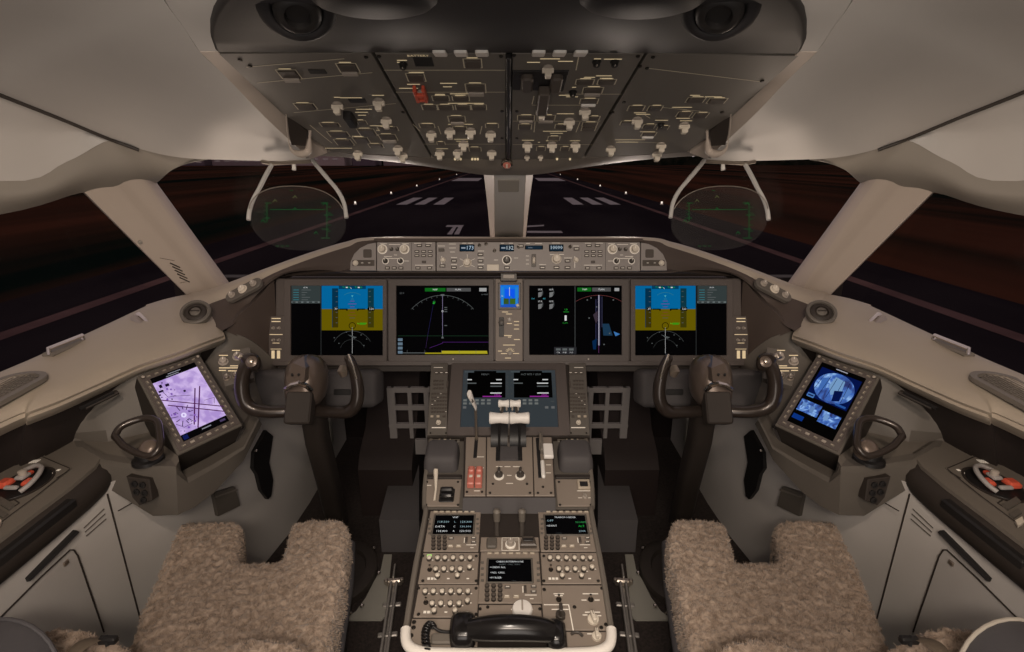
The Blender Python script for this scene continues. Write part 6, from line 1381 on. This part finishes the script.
    b = MB(); b.box(tuple(mp(.018, .038, .016)), (.022, .016, .012), red_m, None, .005); b.box(tuple(mp(-.020, -.004, .020)), (.016, .024, .012), red_m, None, .004); b.build('red_release', mk, label='red squeeze plate')
    b = MB(); b.tube(catmull([mp(.020, .036, .026), mp(.000, .045, .034), mp(-.022, .034, .036), mp(-.034, .010, .032), mp(-.036, -.018, .024), mp(-.028, -.036, .016)], 24), .0050, oxy_m, n=10); b.build('hose', mk, sharp=1.2)
    b = MB(); b.box(tuple(mp(-.002, .006, .030)), (.020, .024, .010), oxy_m, None, .004); b.box(tuple(mp(-.004, -.028, .022)), (.028, .010, .009), oxy_m, None, .004); b.lathe([(.008, 0), (.008, .010), (.004, .012)], knobg_m, Matrix.Translation(mp(-.004, .006, .034)), n=14); b.build('regulator', mk)

    # lower wall lining
    b = MB(); pl = [(-.945, -.6), (-.945, .4), (-.945, 1.075), (-.905, 1.15), (-.84, 1.35), (-.80, 1.62), (-.79, 1.80), (-.79, 2.3)]
    q = [[V((x_, y_, z_)) for x_, y_ in pl] for z_ in (0, .30, .56)]; q[2] = [V((x_, y_, .56)) for x_, y_ in pl]
    vs = [mir(V((x_, y_, z_)), s) for z_ in (0, .572) for x_, y_ in pl]; n_ = len(pl); vs += [p + V((s*.03, 0, 0)) for p in vs]
    fs = [(i, i+1, n_+i+1, n_+i) for i in range(n_-1)] + [(2*n_+i, 3*n_+i, 3*n_+i+1, 2*n_+i+1) for i in range(n_-1)] + [(n_+i, n_+i+1, 3*n_+i+1, 3*n_+i) for i in range(n_-1)] + [(0, n_, 3*n_, 2*n_), (n_-1, 3*n_-1, 4*n_-1, 2*n_-1)]
    b.add(vs, fs, lower_m); struct(b.build('wall_%s_lining' % w, sharp=.5))
    WX = .9445
    b = MB(); b.tube([V((s*.9445, 1.072, .02)), V((s*.9445, 1.072, .55))], .0022, bolster_m, n=6)
    b.tube([mir(onX(118, 511, -.925), s), V((s*.9, 1.158, .50)), V((s*.87, 1.25, .49))], .0014, bolster_m, n=5); struct(b.build('trim_14' if s < 0 else 'trim_15'))
    t3 = thing('wall_locker_door', 'flush grey locker door with a long dark grip slot in the %s lower wall' % w, 'locker door', V((s*WX, .85, .2)))
    Pw = lambda px, py, o_=.001: mir(onX(px, py, -(WX-o_)), s)
    b = MB(); b.sections([[Pw(*p, .0015) for p in ((-10, 628), (70, 550), (76, 552), (106, 640), (60, 700))], [Pw(*p, -.003) for p in ((-10, 628), (70, 550), (76, 552), (106, 640), (60, 700))]], lower_m); b.build('panel', t3)
    for i_, L in enumerate([((-10, 628), (40, 578), (70, 550), (74, 550), (78, 556), (104, 632))]):
        b = MB(); b.tube([Pw(*p, .003) for p in L], .0017, bolster_m, n=5); b.build('edge_line', t3)
    b = MB(); b.tube([Pw(26, 580, .000), Pw(50, 556, .000), Pw(74, 532, .000)], [.010, .012, .012], black_m, n=8, flat=.5); b.build('grip_slot', t3)
    b = MB(); b.box(tuple(Pw(66, 563, .003)), (.004, .012, .010), steel_m, None, .001); b.build('latch', t3)
    b = MB()
    for k_ in range(3):
        b.tube([Pw(84+k_*1.2, 528+k_*4, .0005), Pw(104+k_*1.0, 509+k_*5, .0005)], .0016, console_m, n=4)
    b.build('embossed_text', t3)
    # small pocket and black cut-out on the forward lining
    def Pf(px, py, o_=0):  # on the segment (-.84,1.35)-(-.80,1.62)
        A, B_ = V((-.90, 1.16, 0)), V((-.84, 1.35, 0)); u_ = (B_-A).normalized(); n_ = V((u_.y, -u_.x, 0)); r = ray(px, py); d_ = ((A-EYE).dot(n_))/r.dot(n_); return mir(EYE + r*d_ + n_*o_, s)
    def Pg(px, py, o_=0):
        A, B_ = V((-.84, 1.35, 0)), V((-.80, 1.62, 0)); u_ = (B_-A).normalized(); n_ = V((u_.y, -u_.x, 0)); r = ray(px, py); d_ = ((A-EYE).dot(n_))/r.dot(n_); return mir(EYE + r*d_ + n_*o_, s)
    b = MB(); L = [(210.5, 493), (232, 486), (237, 505), (215, 515.5)]; b.sections([[Pf(*p, .0) for p in L], [Pf(*p, .012) for p in L]], console_m); t4 = b.build('wall_pocket'); tag(t4, 'small brown square pocket on the %s lower wall ahead of the seat' % w, 'pocket')
    b = MB(); b.tube([Pf(212, 496, .014), Pf(233, 489, .014)], .003, console2_m, n=6); b.build('lip', t4)
    b = MB(); L = [(263, 430), (270, 436), (266, 462), (270, 480), (268, 496), (265, 499), (258, 490), (254, 474), (250, 468), (251, 452)]; b.sections([[Pg(*p, .0) for p in L], [Pg(*p, .012) for p in L]], black_m); t5 = b.build('wall_recess'); tag(t5, 'tall irregular black recess in the %s lower wall beside the yoke' % w, 'recess')
    b = MB(); b.lathe([(.004, 0), (.004, .006), (.002, .008)], chrome_m, Matrix.Translation(Pg(253, 450, .012)) @ Matrix.Rotation(PI/2, 4, 'X'), n=10); b.build('stud', t5)

    # sill fittings: chrome catch, shade latch, air grille, cover plate
    b = MB(); p0, p1, p2 = mir(onX(134, 318, -1.13), s), mir(onX(146, 331, -1.07), s), mir(onX(158, 341, -1.02), s); 
    b.tube([p0, p1, p2], [.011, .014, .012], steel_m, n=8); b.tube([p0+V((0, .02, .006)), p1+V((0, .022, .012)), p2+V((0, .015, .008))], .0075, chrome_m, n=8); b.tube([p2, p2+V((0, .015, .008))], .004, chrome_m, n=8); b.tube([p0, p0+V((0, .02, .006))], .004, chrome_m, n=8)
    tag(b.build('sill_catch'), 'steel window catch on the %s sill close to the round vent' % w, 'catch')
    t6 = thing('window_handle', 'long metal recess handle on the outer edge of the %s sill' % w, 'handle', mir(onX(65, 352, -1.19), s)); b = MB()
    a0, a1 = mir(onX(48, 357, -1.165), s), mir(onX(82, 343, -1.165), s); a0.z += .004; a1.z += .004; b.tube([a0, a1], .015, console2_m, n=8, flat=.6); b.build('plate', t6)
    b = MB(); b.tube([a0+V((s*-.006, 0, .004)), a0+V((-s*.006, .0, .018)), a1+V((-s*.006, 0, .018)), a1+V((-s*.006, 0, .004))], .0055, chrome_m, n=8); b.build('bar', t6)
    b = MB(); pts = M_([onX(148, 306, -1.185), onX(168, 300, -1.16), onX(187, 296, -1.10)]); b.tube(catmull(pts, 10), .010, pillar_m, n=8, flat=.5); tag(b.build('sill_strip'), 'pale strip along the sill at the foot of the %s windscreen pillar' % w, 'strip')
    # air grille
    Fq = Fr(mir(onZ(14, 392, .822), s), mir(onZ(14, 392, .822), s) + V((1, 0, 0)), mir(onZ(14, 392, .822), s) + V((s*.02, .2, .004)))
    Fq = Fr(mir(onX(12, 393, -1.105), s), mir(onX(12, 393, -1.105), s) + V((1, 0, s*.012)), mir(onX(12, 393, -1.105), s) + V((0, .2, .004)))
    t7 = thing('sill_air_grille', 'long rounded air grille with fine slats on the %s window sill' % w, 'grille', Fq.w(0, 0)); L_ = .30
    cy_ = -.07
    b = MB(); o_ = rrect(.100, L_, .048, 8); i_ = rrect(.074, L_-.026, .036, 8); n_ = len(o_)
    dirs = 1
    Fm = Fq.M @ Matrix.Translation((0, cy_ if Fq.uy.y > 0 else -cy_, .013)) @ Matrix.Rotation(math.radians(-4)*s*(1), 4, 'Z')
    b.add([(p[0], p[1], z_) for L, z_ in ((o_, -.004), (o_, .006), (i_, .006), (i_, -.002)) for p in L], [(k_*n_+a_, k_*n_+(a_+1) % n_, (k_+1)*n_+(a_+1) % n_, (k_+1)*n_+a_) for k_ in range(3) for a_ in range(n_)], console2_m, Fm); b.build('frame', t7)
    b = MB(); b.prism(i_, -.006, -.001, black_m, Fm); b.build('backing', t7)
    b = MB()
    for k_ in range(9): xx = -.032+k_*.008; ln = (L_-.03)*(1 - .12*abs(k_-4)/4*1.5); b.box((xx, 0, .003), (.0022, ln, .004), console2_m, Fm, .0005)
    for k_ in range(16): yy = -L_/2+.025+k_*(L_-.05)/15; b.box((0, yy, .0025), (.066, .0016, .003), console2_m, Fm, .0003)
    b.build('slats', t7)
# ================================================================ SEATS
fl_m = bpy.data.materials.new('sheepskin_fleece'); fl_m.use_nodes = True; nt = fl_m.node_tree; pb = nt.nodes['Principled BSDF']
tc = nt.nodes.new('ShaderNodeTexCoord'); n = nt.nodes.new('ShaderNodeTexNoise'); n.inputs['Scale'].default_value = 70; n.inputs['Detail'].default_value = 4; n.inputs['Distortion'].default_value = .6
r = nt.nodes.new('ShaderNodeValToRGB'); r.color_ramp.elements[0].position = .35; r.color_ramp.elements[1].position = .62; r.color_ramp.elements[0].color = (.22, .165, .125, 1); r.color_ramp.elements[1].color = (.42, .33, .262, 1)
bp = nt.nodes.new('ShaderNodeBump'); bp.inputs['Strength'].default_value = .9; bp.inputs['Distance'].default_value = .006
nt.links.new(tc.outputs['Object'], n.inputs[0]); nt.links.new(n.outputs[0], r.inputs[0]); nt.links.new(r.outputs[0], pb.inputs['Base Color']); nt.links.new(n.outputs[0], bp.inputs['Height']); nt.links.new(bp.outputs[0], pb.inputs['Normal'])
pb.inputs['Roughness'].default_value = .95; pb.inputs['Specular IOR Level'].default_value = .1; pb.inputs['Sheen Weight'].default_value = .25
hair_m = mat('wool_strand', (.42, .33, .262), .9, spec=.1)
tx = bpy.data.textures.new('fleece_lumps', 'CLOUDS'); tx.noise_scale = .0085; tx.noise_depth = 1
tx2 = bpy.data.textures.new('fleece_folds', 'CLOUDS'); tx2.noise_scale = .09; tx2.noise_depth = 1
def fleece(ob, vox=.0042, bev=.03, hair=16000, seed=1):
    m = ob.modifiers.new('bevel', 'BEVEL'); m.width = bev; m.segments = 4; m.limit_method = 'ANGLE'; m.angle_limit = .6
    m = ob.modifiers.new('remesh', 'REMESH'); m.mode = 'VOXEL'; m.voxel_size = vox; m.use_smooth_shade = True
    m = ob.modifiers.new('smooth', 'SMOOTH'); m.factor = .5; m.iterations = 4
    m = ob.modifiers.new('folds', 'DISPLACE'); m.texture = tx2; m.strength = .012; m.mid_level = .5
    m = ob.modifiers.new('lumps', 'DISPLACE'); m.texture = tx; m.strength = .016; m.mid_level = .5
    if hair:
        m = ob.modifiers.new('wool', 'PARTICLE_SYSTEM'); ps = ob.particle_systems[-1]; st = ps.settings; ps.seed = seed
        st.type = 'HAIR'; st.count = hair; st.hair_length = .005; st.hair_step = 3; st.use_advanced_hair = False; st.emit_from = 'FACE'
        st.root_radius = .9; st.tip_radius = .35; st.radius_scale = .001; st.use_modifier_stack = True
        st.child_type = 'NONE'; st.render_step = 2; st.display_step = 2
        ob.data.materials.append(hair_m); st.material = 2
for s, w in ((-1, 'left'), (1, 'right')):
    X = lambda p: mx(p, s)
    Z = .40
    L = [(182, 524), (212, 522), (236, 521.5), (242, 530), (242, 546), (238, 563), (281, 563), (287, 545), (293, 523), (320, 522), (346, 521.5), (350, 535), (346, 565), (339, 600), (331, 640), (328, 668), (240, 680), (143, 672), (127, 655), (137, 625), (152, 590), (165, 560)]
    P = [mir(onZ(px-1.5, py-3, Z), s) for px, py in L]
    cen = mir(onZ(240, 600, Z), s)
    t = thing('pilot_seat', '%s pilot seat with U-shaped brown sheepskin cushion' % w, 'seat', V((cen.x, cen.y-.05, 0)))
    b = MB(); lo = [V((p.x, p.y, Z-.10)) for p in P]; b.sections([lo, P], fl_m); c = b.build('sheepskin_cushion', t); fleece(c, bev=.019, seed=1 if s < 0 else 2)
    # darker leather body under the fleece
    b = MB(); ins = [V((cen.x+(p.x-cen.x)*.95, cen.y+(p.y-cen.y)*.95, Z-.06)) for p in P]; b.sections([[V((p.x, p.y, Z-.17)) for p in ins], ins], leather_m); b.build('cushion_base', t, sharp=.9)
    b = MB(); b.box((cen.x, cen.y-.02, .115), (.34, .34, .22), black_m, None, .03); b.build('seat_pan', t)
    b = MB(); b.box((cen.x, .62, .34), (.44, .10, .27), leather_m, None, .035); b.build('backrest', t, sharp=.9)
    # side support shell seen inboard
    b = MB(); b.tube(catmull([mir(onZ(349, 545, .28), s), mir(onZ(347, 580, .28), s), mir(onZ(341, 620, .27), s), mir(onZ(334, 665, .26), s)], 12), .018, leather_m, n=10); b.build('side_bolster', t, sharp=1.2)
    # backrest: fleece roll, leather shoulder with piping, belt
    b = MB(); base = [(214, 662), (222, 645), (240, 637), (264, 634), (290, 638), (306, 646), (314, 662)]
    fr_ = [D(X(px), py, .93) for px, py in base]; bk = [p + V((0, -.13, -.02)) for p in fr_]; lo1 = [p + V((0, .0, -.10)) for p in (fr_[-1], fr_[0])]; lo2 = [p + V((0, .0, -.10)) for p in (bk[-1], bk[0])]
    b.sections([fr_ + lo1, bk + lo2], fl_m); c = b.build('backrest_fleece', t); fleece(c, bev=.02, hair=4500, seed=5)
    b = MB(); base = [(28, 668), (34, 634), (52, 625), (76, 624), (96, 630), (113, 638), (130, 646), (152, 668)]
    fr_ = [D(X(px), py, .95) for px, py in base]; bk = [p + V((0, -.10, -.02)) for p in fr_]; lo1 = [p + V((0, 0, -.06)) for p in (fr_[-1], fr_[0])]; lo2 = [p + V((0, 0, -.06)) for p in (bk[-1], bk[0])]
    b.sections([fr_ + lo1, bk + lo2], fl_m); c = b.build('side_fleece', t); fleece(c, bev=.015, hair=4500, seed=7)
    arc = [(X(6+56*math.cos(a_)), 673-56*math.sin(a_)) for a_ in [math.radians(q_) for q_ in range(0, 181, 12)]]
    fr_ = [D(px, py, .86) for px, py in arc]; bk = [p + V((0, -.06, .0)) for p in fr_]
    b = MB(); b.sections([bk, [p + V((0, -.02, 0)) for p in fr_], [p*.97 + fr_[7]*.0 + (sum(fr_, V((0, 0, 0)))/len(fr_))*.03 for p in fr_]], leather_m); b.build('armrest_pad', t, sharp=1.0)
    b = MB(); b.tube([p + V((0, -.004, 0)) for p in fr_], .0034, piping_m if s > 0 else leather_m, n=8); b.build('piping', t, label='cream piping' if s > 0 else None)
    b = MB(); sp = catmull([D(X(66), 668, .86), D(X(76), 650, .87), D(X(92), 640, .89), D(X(108), 638, .92)], 14); b.tube(sp, .022, strap_m, n=8, flat=.12, up=V((0, .3, 1))); b.build('belt', t)
    b = MB(); b.box(tuple(D(X(108), 640, .89)), (.030, .012, .014), black_m, None, .003); b.tube([D(X(105), 636, .89), D(X(108), 646, .885)], .004, black_m, n=6); b.build('belt_clip', t)
    # round swivel base ring, floor plate
    rc = mir(onZ(343, 573, .015), s)
    b = MB(); b.lathe([(.125, -.013), (.125, .010), (.115, .016), (.085, .016), (.080, .004)], bolster_m, Matrix.Translation(rc) @ Matrix.Diagonal((.86, 1.12, 1, 1)), n=40); rg = b.build('base_ring', t, sharp=.8)
    for px, py in ((362, 606), (350, 613), (379, 573), (374, 548)): b = MB(); b.lathe([(.006, 0), (.006, .003), (.003, .005)], chrome_m, Matrix.Translation(mir(onZ(px, py, .031), s)), n=10); b.build('bolt', rg)
    pl_ = M = [mir(onZ(px, py, .003), s) for px, py in ((384, 555), (392, 555), (385.5, 617), (381, 620.5), (344, 620.5), (356, 612), (366, 598), (374, 582), (381, 570))]
    b = MB(); b.sections([[V((p.x, p.y, .0005)) for p in pl_], [V((p.x, p.y, .006)) for p in pl_]], plate_m); tag(b.build('floor_plate'), 'pale curved metal plate on the carpet %s of the pedestal beside the seat base' % w, 'floor plate')
    # seat rail
    t = thing('seat_rail', 'grey metal seat rail on the floor just %s of the pedestal' % w, 'rail', V((s*.30, .9, 0)))
    R_ = Matrix.Translation((s*.364, 1.37, 0)) @ Matrix.Rotation(math.atan2(s*.027, .27)*-1, 4, 'Z')
    b = MB()
    for dx in (-.0085, .0085): b.box((dx, -.5, .014), (.008, 1.0, .028), rail_m, R_, .002)
    b.box((0, -.5, .004), (.022, 1.0, .006), rail_m, R_, .001); b.build('track', t)
    for y_ in (.083, .190, .297, .404): b = MB(); b.box((0, -y_, .006), (.056, .016, .008), rail_m, R_, .004); b.build('fixing_tab', t)
    b = MB(); b.box((0, -.004, .018), (.050, .018, .022), steel_m, R_, .004); b.box((.003*s, .03, .02), (.006, .06, .03), rail_m, R_, .002)
    for dx in (-.024, .024): b.lathe([(.007, 0), (.007, .012), (.004, .014)], steel_m, R_ @ Matrix.Translation((dx, -.008, .020)), n=10)
    b.build('end_stop', t)
